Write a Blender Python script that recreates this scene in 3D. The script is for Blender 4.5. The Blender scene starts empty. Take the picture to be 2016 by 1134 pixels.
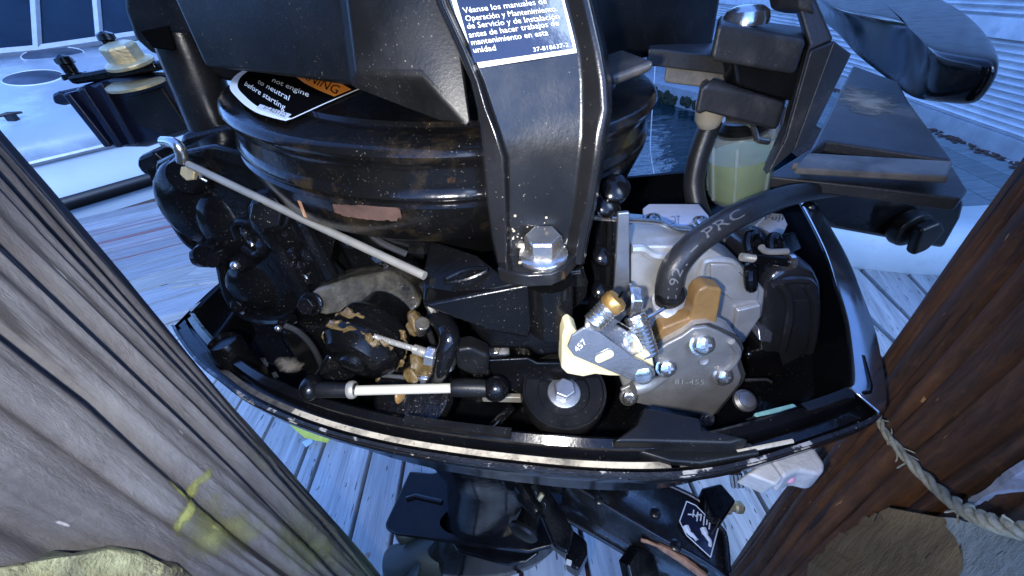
import bpy, bmesh, math, random
from mathutils import Vector, Matrix, noise
random.seed(7)
S = bpy.context.scene
COL = S.collection
# ------------------------------------------------------------------ camera
FPX = 757.0                                   # focal length in photo pixels (2016 wide): a phone's ultra-wide lens
CAM = Vector((0, 0, 1.0))                     # crouching, one metre above the planks
nad = Vector((1115 - 1008, -(1560 - 567), -FPX)).normalized()
up = -nad
fw = Vector((0, 0, -1)); fw = (fw - fw.dot(up) * up).normalized()
rt = fw.cross(up)
ROT = Matrix((rt, fw, up))
cd = bpy.data.cameras.new('camera'); cam = bpy.data.objects.new('camera', cd); COL.objects.link(cam)
cam.matrix_world = Matrix.Translation(CAM) @ ROT.to_4x4()
cd.sensor_width = 36; cd.lens = FPX / 2016 * 36; cd.clip_start = 0.005; cd.clip_end = 400
S.camera = cam
# ------------------------------------------------------------------ light
SUN_EL, SUN_AZ = math.radians(38), math.radians(150)
w = bpy.data.worlds.new('World'); S.world = w; w.use_nodes = True
nt = w.node_tree; bg = nt.nodes['Background']
sky = nt.nodes.new('ShaderNodeTexSky'); sky.sky_type = 'NISHITA'; sky.sun_disc = False
sky.sun_elevation = SUN_EL; sky.sun_rotation = SUN_AZ; sky.altitude = 0; sky.ozone_density = 3.0; sky.dust_density = 0.2
wb = nt.nodes.new('ShaderNodeMix'); wb.data_type = 'RGBA'; wb.blend_type = 'MULTIPLY'; wb.inputs[0].default_value = 1
wb.inputs[7].default_value = (0.70, 0.93, 1.44, 1)      # white balance set for the flash: daylight turns blue
nt.links.new(sky.outputs[0], wb.inputs[6]); nt.links.new(wb.outputs[2], bg.inputs[0]); bg.inputs[1].default_value = 0.15
sd = bpy.data.lights.new('sun', 'SUN'); sd.energy = 0.7; sd.angle = math.radians(25); sd.color = (0.62, 0.80, 1.0)
so = bpy.data.objects.new('sun', sd); COL.objects.link(so)
dirs = Vector((math.sin(SUN_AZ) * math.cos(SUN_EL), math.cos(SUN_AZ) * math.cos(SUN_EL), math.sin(SUN_EL)))
so.rotation_euler = dirs.to_track_quat('Z', 'Y').to_euler()
# the phone's lit flash, beside the lens
fl = bpy.data.lights.new('phone_flash', 'SPOT'); fl.energy = 1.5; fl.color = (1.0, 0.96, 0.90); fl.shadow_soft_size = 0.004
fl.spot_size = math.radians(130); fl.spot_blend = 0.9
fo = bpy.data.objects.new('phone_flash', fl); COL.objects.link(fo)
fo.matrix_world = Matrix.Translation(CAM + ROT @ Vector((-0.022, -0.012, 0.004))) @ ROT.to_4x4()
S.view_settings.view_transform = 'Standard'; S.view_settings.look = 'None'; S.view_settings.gamma = 1
S.view_settings.use_curve_mapping = False; S.view_settings.exposure = 1.75
S.cycles.max_bounces = 6; S.cycles.transparent_max_bounces = 8
# ------------------------------------------------------------------ measuring: photo pixel -> point on a plane of the place
def ray(x, y): return ROT @ Vector(((x - 1008) / FPX, -(y - 567) / FPX, -1))
def V(x, y, Y): d = ray(x, y); return CAM + d * (Y / d.y)            # upright plane, Y metres ahead
def W(x, y, z): d = ray(x, y); return CAM + d * ((z - CAM.z) / d.z)  # level plane at height z
def PL(x, y, p, n): d = ray(x, y); return CAM + d * ((Vector(p) - CAM).dot(n) / d.dot(n))
def D(x, y, r): d = ray(x, y); return CAM + d * (r / math.hypot(d.x, d.y))
# ------------------------------------------------------------------ materials
MAT = {}
def mat(name, base, rough=.5, metal=0, var=.0, vscale=40, bump=0, bscale=120, specks=None, dirt=None, coat=0, alpha=None, trans=0, stretch=None, rvar=0, spec=.5, ior=1.45):
    m = bpy.data.materials.new(name); m.use_nodes = True; MAT[name] = m
    n, l = m.node_tree.nodes, m.node_tree.links; b = n['Principled BSDF']
    b.inputs['Base Color'].default_value = (*base, 1); b.inputs['Roughness'].default_value = rough
    b.inputs['Metallic'].default_value = metal; b.inputs['Coat Weight'].default_value = coat; b.inputs['Coat Roughness'].default_value = .08
    b.inputs['Transmission Weight'].default_value = trans; b.inputs['IOR'].default_value = ior
    b.inputs['Specular IOR Level'].default_value = spec
    tc = n.new('ShaderNodeTexCoord'); mp = n.new('ShaderNodeMapping'); l.new(tc.outputs['Object'], mp.inputs[0])
    if stretch: mp.inputs['Scale'].default_value = stretch
    co = mp.outputs[0]
    def nz(sc, det=4, ro=.6):
        t = n.new('ShaderNodeTexNoise'); t.inputs['Scale'].default_value = sc; t.inputs['Detail'].default_value = det
        t.inputs['Roughness'].default_value = ro; l.new(co, t.inputs['Vector']); return t.outputs[0]
    def ramp(src, a, c):
        r = n.new('ShaderNodeMapRange'); r.inputs[1].default_value = a; r.inputs[2].default_value = c; l.new(src, r.inputs[0]); return r.outputs[0]
    def mix(fac, a, c):
        x = n.new('ShaderNodeMix'); x.data_type = 'RGBA'
        if isinstance(fac, float): x.inputs[0].default_value = fac
        else: l.new(fac, x.inputs[0])
        for k, v in ((6, a), (7, c)):
            if isinstance(v, tuple): x.inputs[k].default_value = (*v, 1)
            else: l.new(v, x.inputs[k])
        return x.outputs[2]
    c = tuple(base)
    if var:
        lo = tuple(v * (1 - var) for v in base); hi = tuple(min(1, v * (1 + var)) for v in base)
        c = mix(ramp(nz(vscale), .3, .7), lo, hi)
    if dirt:                        # (colour, scale, from, to)
        dc, ds, d0, d1 = dirt; c = mix(ramp(nz(ds, 6, .7), d0, d1), c, dc)
    if specks:                      # (colour, scale, threshold)
        sc_, ss, th = specks; lo_ = ramp(nz(max(9, ss * .03), 3, .6), .42, .66); mk = n.new('ShaderNodeMath'); mk.operation = 'MULTIPLY'
        l.new(ramp(nz(ss, 2, .5), th, th + .05), mk.inputs[0]); l.new(lo_, mk.inputs[1]); c = mix(mk.outputs[0], c, sc_)
    if not isinstance(c, tuple): l.new(c, b.inputs['Base Color'])
    if rvar:
        r = n.new('ShaderNodeMapRange'); l.new(nz(vscale * 1.7), r.inputs[0]); r.inputs[1].default_value = .3; r.inputs[2].default_value = .7
        r.inputs[3].default_value = max(.02, rough - rvar); r.inputs[4].default_value = min(1, rough + rvar); l.new(r.outputs[0], b.inputs['Roughness'])
    if bump:
        bp = n.new('ShaderNodeBump'); bp.inputs['Strength'].default_value = bump; bp.inputs['Distance'].default_value = .002
        l.new(nz(bscale, 5, .6), bp.inputs['Height']); l.new(bp.outputs[0], b.inputs['Normal'])
    if alpha: b.inputs['Alpha'].default_value = alpha
    return m
DUST = (.15, .13, .10)
mat('gloss_black', (.0035, .0037, .0045), .13, 0, .3, 30, .10, 90, (DUST, 900, .685), None, 0, rvar=.07, spec=.32)
mat('wet_black', (.0035, .0035, .004), .14, 0, .3, 30, .35, 130, (DUST, 900, .66), None, 0, rvar=.06)
mat('satin_black', (.0030, .0031, .0034), .22, 0, .3, 25, .15, 200, (DUST, 900, .685), None, 0, rvar=.1, spec=.3)
mat('plastic_black', (.005, .0051, .0053), .38, 0, .25, 30, .06, 700, (DUST, 900, .685), ((.014, .014, .0145), 14, .5, .85), 0, rvar=.1, spec=.28)
mat('dusty_black', (.0075, .0075, .008), .24, 0, .35, 25, .06, 600, ((.22, .19, .13), 800, .71), ((.05, .042, .03), 30, .60, .9), 0, rvar=.08)
mat('flywheel_black', (.004, .004, .0043), .16, 0, .3, 30, .10, 160, (DUST, 900, .68), ((.05, .034, .017), 22, .52, .80), 0, rvar=.07, spec=.35)
mat('rubber', (.034, .033, .032), .4, 0, .25, 30, .25, 260, ((.30, .27, .22), 800, .70), ((.13, .11, .085), 20, .55, .85))
mat('rubber_dust', (.14, .125, .10), .7, 0, .4, 40, .3, 260, (DUST, 300, .72), ((.26, .22, .17), 30, .45, .75))
mat('hose', (.020, .020, .021), .38, 0, .3, 30, .15, 260, (DUST, 900, .685))
mat('cast_alu', (.50, .495, .48), .38, .6, .16, 30, .14, 420, ((.07, .055, .04), 110, .71), ((.24, .21, .17), 22, .55, .9), rvar=.1)
mat('plate_alu', (.30, .295, .285), .48, .65, .18, 30, .12, 380, ((.08, .07, .06), 160, .74), ((.22, .20, .18), 18, .5, .9), rvar=.1)
mat('zinc', (.55, .55, .55), .26, .9, .12, 50, .12, 300, None, ((.38, .40, .45), 30, .5, .8), rvar=.1)
mat('zinc_dark', (.36, .37, .39), .36, .85, .15, 40, .15, 200, None, ((.20, .21, .23), 25, .5, .85), rvar=.1)
mat('steel', (.62, .60, .56), .22, .95, .12, 80, .1, 200, None, ((.35, .30, .22), 70, .58, .8), rvar=.08)
mat('rod_grey', (.27, .25, .21), .45, .4, .15, 60, .1, 200, None, ((.22, .17, .11), 40, .6, .8))
mat('brass', (.58, .33, .10), .32, .8, .2, 80, .25, 200, None, ((.30, .17, .06), 90, .5, .75))
mat('brass_pale', (.62, .50, .27), .4, .6, .2, 90, .3, 200, None, ((.35, .30, .22), 80, .5, .75))
mat('copper_rust', (.34, .17, .09), .6, .1, .4, 120, .5, 200, ((.6, .45, .3), 200, .68))
mat('rust_patch', (.30, .17, .12), .6, 0, .3, 90, .3, 200)
mat('rust_smear', (.26, .15, .06), .5, 0, .5, 120, .4, 200, None, ((.015, .014, .013), 60, .45, .6))
mat('cream', (.60, .51, .29), .45, 0, .1, 60, .1, 120, None, ((.55, .42, .2), 60, .65, .9))
mat('amber', (.20, .115, .042), .36, 0, .25, 60, .1, 120, None, ((.22, .11, .03), 30, .5, .85))
mat('white_rod', (.40, .36, .28), .45, 0, .08, 60, .05, 120, None, ((.40, .34, .26), 60, .6, .9))
mat('grease', (.115, .072, .024), .3, 0, .4, 160, .8, 300, None, ((.10, .07, .03), 140, .45, .7), .4)
mat('grease_film', (.075, .066, .050), .2, 0, .6, 60, .8, 110, ((.5, .42, .28), 240, .70), ((.012, .012, .012), 40, .4, .7), .4)
mat('gasket_cream', (.42, .36, .26), .75, 0, .25, 60, .4, 300, ((.05, .04, .03), 340, .62), ((.025, .022, .02), 26, .50, .70))
mat('gasket_dirty', (.10, .088, .068), .8, 0, .4, 90, .5, 300, ((.03, .026, .022), 300, .60), ((.02, .018, .016), 40, .45, .65))
mat('chipped', (.012, .012, .014), .3, 0, .2, 60, .6, 300, None, ((.30, .28, .25), 60, .56, .60))
mat('verdigris', (.20, .42, .38), .6, 0, .2, 120, .4, 200, ((.45, .28, .15), 160, .62), ((.35, .55, .50), 60, .5, .7))
mat('filter_plastic', (.62, .68, .62), .3, 0, .06, 40, .05, 80, None, None, 0, .22)
mat('fuel', (.17, .25, .055), .35, 0, .25, 40, 0, 80, None, ((.20, .15, .03), 24, .6, .85))
mat('label_navy', (.012, .016, .035), .12, 0, .2, 30, .25, 30, None, None, .5)
mat('print_white', (.78, .78, .76), .5)
mat('print_grey', (.55, .57, .60), .5)
mat('print_orange', (.80, .26, .03), .45)
mat('print_black', (.003, .003, .003), .7, spec=.0)
mat('silencer', (.014, .0145, .016), .22, 0, .2, 30, .05, 300, (DUST, 900, .685), None, 0, rvar=.08, spec=.8)
mat('coil_blue', (.006, .009, .024), .3, 0, .3, 30, .1, 200, (DUST, 900, .67))
mat('bracket_black', (.008, .008, .0085), .24, 0, .3, 30, .12, 200, (DUST, 900, .66), None, 0, rvar=.08, spec=.9)
mat('zinc_plate', (.62, .65, .70), .28, .6, .06, 60, .05, 200)
mat('casting_black', (.003, .003, .0034), .17, 0, .3, 30, .35, 60, (DUST, 900, .685), None, 0, rvar=.08, spec=.25)
mat('worn_rim', (.022, .023, .026), .2, 0, .3, 40, .06, 120, (DUST, 900, .72), None, 1.0, rvar=.06, spec=1.0, ior=2.3)
mat('grip_black', (.003, .003, .0034), .14, 0, .3, 30, .03, 90, None, None, 0, rvar=.04, spec=.1)
mat('plate_stamp', (.40, .40, .385), .5, .4)
mat('hose_print', (.11, .11, .11), .6)
mat('latch_grey', (.46, .45, .42), .55, 0, .2, 60, .4, 200, ((.12, .10, .08), 160, .68), ((.22, .20, .16), 40, .5, .8))
mat('pink', (.65, .30, .35), .6)
mat('lime', (.78, .70, .10), .6, 0, .15, 60, .2, 100)
mat('tag_blue', (.55, .68, .80), .6)
mat('gelcoat', (.29, .34, .39), .35, 0, .05, 3, .03, 20, None, ((.55, .62, .68), 2, .5, .8), .2)
mat('hull_blue', (.40, .46, .52), .35, 0, .06, 3, .05, 10)
mat('boot_black', (.01, .01, .012), .4)
mat('glass_dark', (.012, .025, .045), .15, 0, .5, 1.5, .02, 4, spec=.25)
mat('hatch_grey', (.045, .06, .085), .4, 0, .5, 4, .03, 10, spec=.2)
mat('cabin_white', (.60, .62, .64), .5, 0, .1, 4)
mat('frame_alu', (.35, .37, .40), .4, .4, .1, 20)
mat('siding', (.70, .71, .72), .5, .0, .12, 6, .08, 30, None, ((.38, .41, .44), 5, .5, .8))
mat('trim_grey', (.36, .37, .37), .7, 0, .2, 8, .2, 60)
mat('debris', (.09, .05, .035), .9, 0, .5, 40, .8, 60)
mat('rope', (.33, .30, .20), .6, 0, .3, 160, .6, 500)
mat('line', (.6, .62, .62), .6)
mat('dinghy', (.74, .73, .66), .4, 0, .06, 6, .05, 30, None, ((.5, .5, .42), 8, .55, .8))
mat('weed', (.03, .035, .015), .9, 0, .5, 20, .8, 40)
mat('stump', (.30, .22, .10), .85, 0, .45, 60, .8, 120, ((.45, .38, .25), 160, .68), ((.05, .04, .025), 30, .45, .65))
mat('stump_face', (.36, .40, .36), .85, 0, .35, 90, .8, 200, ((.04, .04, .035), 200, .64), ((.14, .17, .13), 30, .5, .75))
mat('moss_wood', (.23, .24, .14), .9, 0, .5, 90, .9, 260, ((.34, .36, .16), 140, .64), ((.07, .065, .05), 30, .45, .65))

def wood_plank(name, base, dark, along=(60, 3.2, 60), paint=None, checks=True):
    m = mat(name, base, .75)
    n, l = m.node_tree.nodes, m.node_tree.links; b = n['Principled BSDF']
    tc = n.new('ShaderNodeTexCoord'); info = n.new('ShaderNodeObjectInfo')
    add = n.new('ShaderNodeVectorMath'); add.operation = 'ADD'
    sc = n.new('ShaderNodeVectorMath'); sc.operation = 'SCALE'; sc.inputs[0].default_value = (7.3, 13.1, 3.7); l.new(info.outputs['Random'], sc.inputs['Scale'])
    l.new(tc.outputs['Object'], add.inputs[0]); l.new(sc.outputs[0], add.inputs[1])
    def nz(scale, s, det=5, ro=.65):
        mp = n.new('ShaderNodeMapping'); mp.inputs['Scale'].default_value = scale; l.new(add.outputs[0], mp.inputs[0])
        t = n.new('ShaderNodeTexNoise'); t.inputs['Scale'].default_value = s; t.inputs['Detail'].default_value = det; t.inputs['Roughness'].default_value = ro
        l.new(mp.outputs[0], t.inputs['Vector']); return t.outputs[0]
    def mr(s, a, c, lo=0, hi=1):
        r = n.new('ShaderNodeMapRange'); r.inputs[1].default_value = a; r.inputs[2].default_value = c; r.inputs[3].default_value = lo; r.inputs[4].default_value = hi
        l.new(s, r.inputs[0]); return r.outputs[0]
    def mix(f, a, c):
        x = n.new('ShaderNodeMix'); x.data_type = 'RGBA'; l.new(f, x.inputs[0])
        for k, v in ((6, a), (7, c)):
            if isinstance(v, tuple): x.inputs[k].default_value = (*v, 1)
            else: l.new(v, x.inputs[k])
        return x.outputs[2]
    g1 = nz(along, 1); g2 = nz(tuple(a * 3 for a in along), 1)
    c = mix(mr(g1, .35, .68), tuple(v * .62 for v in base), tuple(v * 1.12 for v in base))
    c = mix(mr(g2, .60, .70, 0, .7), c, dark)
    c = mix(mr(nz((2.2, 2.2, 2.2), 1.3, 3), .45, .72, 0, .5), c, tuple(v * .75 for v in base))
    if checks:
        ck = nz((along[0] * 2.4, along[1] * 9, along[2] * 2), 1, 2, .4); c = mix(mr(ck, .69, .71, 0, .85), c, tuple(v * .3 for v in dark))
    if paint:
        c = mix(mr(nz((along[0] * .1, along[1] * .5, 3), 1, 6, .7), .53, .58, 0, .85), c, paint)
    hs_ = n.new('ShaderNodeHueSaturation'); l.new(c, hs_.inputs['Color']); l.new(mr(info.outputs['Random'], 0, 1, .72, 1.08), hs_.inputs['Value']); c = hs_.outputs[0]
    l.new(c, b.inputs['Base Color'])
    bp = n.new('ShaderNodeBump'); bp.inputs['Strength'].default_value = .6; bp.inputs['Distance'].default_value = .004
    l.new(g2, bp.inputs['Height']); l.new(bp.outputs[0], b.inputs['Normal'])
    return m
wood_plank('plank_grey', (.52, .50, .46), (.15, .125, .10))
wood_plank('plank_cross', (.36, .36, .36), (.14, .13, .12), (3.2, 60, 60))
wood_plank('plank_red', (.36, .36, .36), (.14, .13, .12), (3.2, 60, 60), paint=(.26, .10, .09))
wood_plank('plank_warm', (.36, .34, .30), (.15, .12, .09), (3.2, 60, 60))
wood_plank('stump_wood', (.30, .20, .09), (.07, .045, .02), (70, 70, 9))
wood_plank('stump_pale', (.38, .42, .39), (.16, .18, .15), (90, 90, 20))
wood_plank('plank_green', (.28, .32, .31), (.12, .13, .12), (3.2, 60, 60))

def piling_mat(name, base, dark, light, moss, mossz, warm, rough):
    m = mat(name, base, rough)
    n, l = m.node_tree.nodes, m.node_tree.links; b = n['Principled BSDF']
    tc = n.new('ShaderNodeTexCoord')
    def nz(scale, det=5, ro=.65):
        mp = n.new('ShaderNodeMapping'); mp.inputs['Scale'].default_value = scale; l.new(tc.outputs['Object'], mp.inputs[0])
        t = n.new('ShaderNodeTexNoise'); t.inputs['Scale'].default_value = 1; t.inputs['Detail'].default_value = det; t.inputs['Roughness'].default_value = ro
        l.new(mp.outputs[0], t.inputs['Vector']); return t.outputs[0]
    def mr(s, a, c, lo=0, hi=1):
        r = n.new('ShaderNodeMapRange'); r.inputs[1].default_value = a; r.inputs[2].default_value = c; r.inputs[3].default_value = lo; r.inputs[4].default_value = hi
        l.new(s, r.inputs[0]); return r.outputs[0]
    def mix(f, a, c):
        x = n.new('ShaderNodeMix'); x.data_type = 'RGBA'; l.new(f, x.inputs[0])
        for k, v in ((6, a), (7, c)):
            if isinstance(v, tuple): x.inputs[k].default_value = (*v, 1)
            else: l.new(v, x.inputs[k])
        return x.outputs[2]
    fib = nz((300, 300, 90), 8, .8); streak = nz((75, 75, 7.0), 7, .7); blot = nz((34, 34, 20), 8, .7); blot2 = nz((120, 120, 60), 7, .75)
    c = mix(mr(streak, .36, .66), dark, base)
    c = mix(mr(fib, .48, .80, 0, .35), c, light)
    c = mix(mr(blot, .46, .70, 0, .75), c, warm)
    c = mix(mr(blot2, .56, .76, 0, .5), c, light)
    sp = nz((260, 260, 60), 2, .5); c = mix(mr(sp, .735, .75, 0, .8), c, tuple(min(.6, v * 2.2) for v in light))
    ck = nz((150, 150, 7), 4, .6); c = mix(mr(ck, .60, .66, 0, .85), c, tuple(v * .35 for v in dark))
    if moss:
        sx = n.new('ShaderNodeSeparateXYZ'); l.new(tc.outputs['Object'], sx.inputs[0])
        mh = mr(sx.outputs['Z'], mossz + .10, mossz - .12)
        mm = n.new('ShaderNodeMath'); mm.operation = 'MULTIPLY'; l.new(mh, mm.inputs[0]); l.new(mr(nz((34, 34, 20), 6, .7), .34, .58, 0, .85), mm.inputs[1])
        c = mix(mm.outputs[0], c, moss)
    l.new(c, b.inputs['Base Color'])
    bp = n.new('ShaderNodeBump'); bp.inputs['Strength'].default_value = .7; bp.inputs['Distance'].default_value = .004
    l.new(fib, bp.inputs['Height']); l.new(bp.outputs[0], b.inputs['Normal'])
    rr = mr(blot, .3, .7, rough - .12, min(1, rough + .1)); l.new(rr, b.inputs['Roughness'])
    return m
piling_mat('piling_grey', (.130, .130, .142), (.074, .071, .076), (.19, .19, .20), (.17, .19, .075), .70, (.18, .182, .195), .85)
piling_mat('piling_brown', (.19, .075, .024), (.026, .011, .006), (.32, .16, .06), None, 0, (.05, .027, .014), .55)

def stain(name, col, rough, scale, edge=.55, soft=.12):
    """a mark with its own ragged outline: opaque in the middle of its patch, gone at the rim"""
    m = mat(name, col, rough, 0, .45, scale * .6, .3, scale * 2)
    n, l = m.node_tree.nodes, m.node_tree.links; b = n['Principled BSDF']
    tc = n.new('ShaderNodeTexCoord'); uv = n.new('ShaderNodeUVMap'); uv.uv_map = 'uv'
    sx = n.new('ShaderNodeVectorMath'); sx.operation = 'DISTANCE'; sx.inputs[1].default_value = (.5, .5, 0); l.new(uv.outputs[0], sx.inputs[0])
    t = n.new('ShaderNodeTexNoise'); t.inputs['Scale'].default_value = scale; t.inputs['Detail'].default_value = 6; t.inputs['Roughness'].default_value = .7; l.new(tc.outputs['Object'], t.inputs['Vector'])
    a = n.new('ShaderNodeMath'); a.operation = 'SUBTRACT'; l.new(t.outputs[0], a.inputs[0]); l.new(sx.outputs['Value'], a.inputs[1])
    r = n.new('ShaderNodeMapRange'); r.inputs[1].default_value = edge - .5; r.inputs[2].default_value = edge - .5 + soft; l.new(a.outputs[0], r.inputs[0]); l.new(r.outputs[0], b.inputs['Alpha'])
stain('lichen', (.17, .185, .06), .95, 170, .52, .3)
stain('lichen_soft', (.13, .14, .055), .95, 80, .52, .6)
stain('lichen_grey', (.20, .205, .16), .95, 70, .56, .7)
stain('rust_patch_s', (.055, .030, .022), .6, 90, .46, .03)
stain('rust_smear_s', (.15, .075, .022), .5, 150, .50, .6)
stain('sand_film', (.30, .25, .16), .9, 160, .66, .12)
stain('dust_film_s', (.16, .13, .09), .9, 60, .52, .3)
def water_mat():
    m = mat('water', (.004, .022, .028), .03)
    n, l = m.node_tree.nodes, m.node_tree.links; b = n['Principled BSDF']; b.inputs['IOR'].default_value = 1.33
    tc = n.new('ShaderNodeTexCoord'); mp = n.new('ShaderNodeMapping'); mp.inputs['Scale'].default_value = (1.6, 3, 1); l.new(tc.outputs['Object'], mp.inputs[0])
    t = n.new('ShaderNodeTexNoise'); t.inputs['Scale'].default_value = 1.6; t.inputs['Detail'].default_value = 5; l.new(mp.outputs[0], t.inputs['Vector'])
    bp = n.new('ShaderNodeBump'); bp.inputs['Strength'].default_value = .22; bp.inputs['Distance'].default_value = .12; l.new(t.outputs[0], bp.inputs['Height']); l.new(bp.outputs[0], b.inputs['Normal'])
water_mat()
# ------------------------------------------------------------------ mesh building
ORG = {}
def fr(axis):
    a = Vector(axis).normalized(); t = Vector((0, 0, 1)) if abs(a.z) < .9 else Vector((1, 0, 0))
    u = t.cross(a).normalized(); return u, a.cross(u), a
class B:
    def __init__(s): s.bm = bmesh.new()
    def face(s, pts):
        vs = [s.bm.verts.new(p) for p in pts]; s.bm.faces.new(vs); return s
    def loft(s, loops, closed=True, cap=True):
        vs = [[s.bm.verts.new(p) for p in L] for L in loops]; k = len(vs[0])
        for a, b in zip(vs, vs[1:]):
            for i in range(k if closed else k - 1):
                j = (i + 1) % k
                try: s.bm.faces.new((a[i], a[j], b[j], b[i]))
                except ValueError: pass
        if cap and closed:
            s.bm.faces.new(vs[0][::-1]); s.bm.faces.new(vs[-1])
        return s
    def prism(s, pts, ext): e = Vector(ext); return s.loft([pts, [p + e for p in pts]])
    def tube(s, pts, r, n=10, sub=0, cap=True):
        pts = [Vector(p) for p in pts]
        rs = r if isinstance(r, (list, tuple)) else [r] * len(pts)
        if sub: pts, rs = spline(pts, sub), [rs[min(len(rs) - 1, int(i / sub))] for i in range((len(pts) - 1) * sub + 1)]
        loops = []; u = None
        for i, p in enumerate(pts):
            t = (pts[min(i + 1, len(pts) - 1)] - pts[max(i - 1, 0)])
            if t.length < 1e-9: t = Vector((0, 0, 1))
            t.normalize()
            if u is None: u = fr(t)[0]
            u = (u - u.dot(t) * t).normalized(); v = t.cross(u)
            loops.append([p + rs[i] * (math.cos(a) * u + math.sin(a) * v) for a in [2 * math.pi * k / n for k in range(n)]])
        return s.loft(loops, True, cap)
    def lathe(s, c, axis, prof, n=32, sx=1.0):
        u, v, a = fr(axis); c = Vector(c)
        return s.loft([[c + a * h + r * (sx * math.cos(t) * u + math.sin(t) * v) for t in [2 * math.pi * k / n for k in range(n)]] for r, h in prof])
    def hexa(s, c, axis, r, h, rot=0, dome=0):
        u, v, a = fr(axis); c = Vector(c); L = lambda rr, hh: [c + a * hh + rr * (math.cos(t) * u + math.sin(t) * v) for t in [rot + math.pi * k / 3 for k in range(6)]]
        return s.loft([L(r, 0), L(r, h * .86), L(r * .88, h)])
    def ball(s, c, r, n=16, m=10, axis=(0, 0, 1)):
        r = (r, r, r) if not isinstance(r, tuple) else r; c = Vector(c); u, v, a = fr(axis)
        return s.loft([[c + u * r[0] * math.sin(p) * math.cos(t) + v * r[1] * math.sin(p) * math.sin(t) + a * r[2] * math.cos(p) for t in [2 * math.pi * k / n for k in range(n)]] for p in [.02 + (math.pi - .04) * j / m for j in range(m + 1)]])
    def helix(s, a, b, R, r, turns, n=6, seg=14):
        a, b = Vector(a), Vector(b); u, v, t = fr(b - a); N = int(turns * seg)
        return s.tube([a + (b - a) * (i / N) + R * (math.cos(2 * math.pi * turns * i / N) * u + math.sin(2 * math.pi * turns * i / N) * v) for i in range(N + 1)], r, n)
    def box(s, c, h, rz=0):
        c = Vector(c); M = Matrix.Rotation(rz, 3, 'Z')
        return s.loft([[c + M @ Vector((x * h[0], y * h[1], z * h[2])) for x, y in ((-1, -1), (1, -1), (1, 1), (-1, 1))] for z in (-1, 1)])
    def jitter(s, amp, sc):
        for v in s.bm.verts:
            v.co += noise.noise_vector(v.co * sc) * amp
        return s
    def grid(s, rows):
        s.loft(rows, closed=False, cap=False); R_, C_ = len(rows), len(rows[0]); lay = s.bm.loops.layers.uv.new('uv'); s.bm.verts.index_update()
        for f in s.bm.faces:
            for lp_ in f.loops: lp_[lay].uv = ((lp_.vert.index % C_) / (C_ - 1), (lp_.vert.index // C_) / (R_ - 1))
        return s
    def done(s, name, m, parent=None, bev=0, smooth=35, seg=2, solid=0, org=None, sub=0):
        bm = s.bm; bmesh.ops.recalc_face_normals(bm, faces=bm.faces[:])
        c = Vector(org) if org is not None else sum((v.co for v in bm.verts), Vector()) / max(1, len(bm.verts))
        for v in bm.verts: v.co -= c
        me = bpy.data.meshes.new(name); bm.to_mesh(me); bm.free()
        me.polygons.foreach_set('use_smooth', [True] * len(me.polygons)); me.set_sharp_from_angle(angle=math.radians(smooth))
        me.materials.append(MAT[m]); o = bpy.data.objects.new(name, me); COL.objects.link(o)
        base = Vector((0, 0, 0))
        if parent is not None: o.parent = parent; base = ORG[parent.name]
        o.location = c - base; ORG[o.name] = c
        if solid: k = o.modifiers.new('thick', 'SOLIDIFY'); k.thickness = solid; k.offset = 0
        if sub: k = o.modifiers.new('sub', 'SUBSURF'); k.levels = sub; k.render_levels = sub
        if bev:
            k = o.modifiers.new('bev', 'BEVEL'); k.width = bev; k.segments = seg; k.limit_method = 'ANGLE'; k.angle_limit = math.radians(32); k.harden_normals = True
        return o
def spline(pts, sub):
    P = [Vector(p) for p in pts]; out = []
    for i in range(len(P) - 1):
        p0, p1, p2, p3 = P[max(i - 1, 0)], P[i], P[i + 1], P[min(i + 2, len(P) - 1)]
        for k in range(sub):
            t = k / sub
            out.append(.5 * ((2 * p1) + (p2 - p0) * t + (2 * p0 - 5 * p1 + 4 * p2 - p3) * t * t + (3 * p1 - p0 - 3 * p2 + p3) * t ** 3))
    out.append(P[-1]); return out
def thing(name, loc, label, cat, group=None):
    o = bpy.data.objects.new(name, None); COL.objects.link(o); o.location = loc; o.empty_display_size = .05
    ORG[o.name] = Vector(loc); o['label'] = label; o['category'] = cat
    if group: o['group'] = group
    return o
def tag(o, label, cat, group=None):
    o['label'] = label; o['category'] = cat
    if group: o['group'] = group
    return o
def struct(o): o['kind'] = 'structure'; return o
def vp(pts, Y=None):       # list of (x, y) or (x, y, Y)
    return [V(p[0], p[1], p[2] if len(p) > 2 else Y) for p in pts]
def wp(pts, z): return [W(p[0], p[1], p[2] if len(p) > 2 else z) for p in pts]
def text_into(b, body, fn, font_shear=0, spacing=1.0):
    """outline lettering mapped by fn(u, v); u runs along the line in letter heights, v from the baseline up"""
    c = bpy.data.curves.new('t', 'FONT'); c.body = body; c.resolution_u = 2; c.space_character = spacing; c.shear = font_shear
    o = bpy.data.objects.new('t', c); COL.objects.link(o); dg = bpy.context.evaluated_depsgraph_get(); dg.update()
    me = bpy.data.meshes.new_from_object(o.evaluated_get(dg)); w_ = max((v.co.x for v in me.vertices), default=1)
    vs = [b.bm.verts.new(fn(v.co.x / w_, v.co.y / .72, w_ / .72)) for v in me.vertices]
    for p in me.polygons:
        try: b.bm.faces.new([vs[i] for i in p.vertices])
        except ValueError: pass
    bpy.data.objects.remove(o); bpy.data.curves.remove(c); bpy.data.meshes.remove(me)
def quad_text(b, body, p00, p10, p01):     # baseline start, baseline end, top of capitals above start
    p00, p10, p01 = Vector(p00), Vector(p10), Vector(p01)
    text_into(b, body, lambda u, v, w_: p00 + (p10 - p00) * u + (p01 - p00) * v)
UPZ = Vector((0, 0, 1)); TOCAM = lambda p: (CAM - p).normalized()
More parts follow.
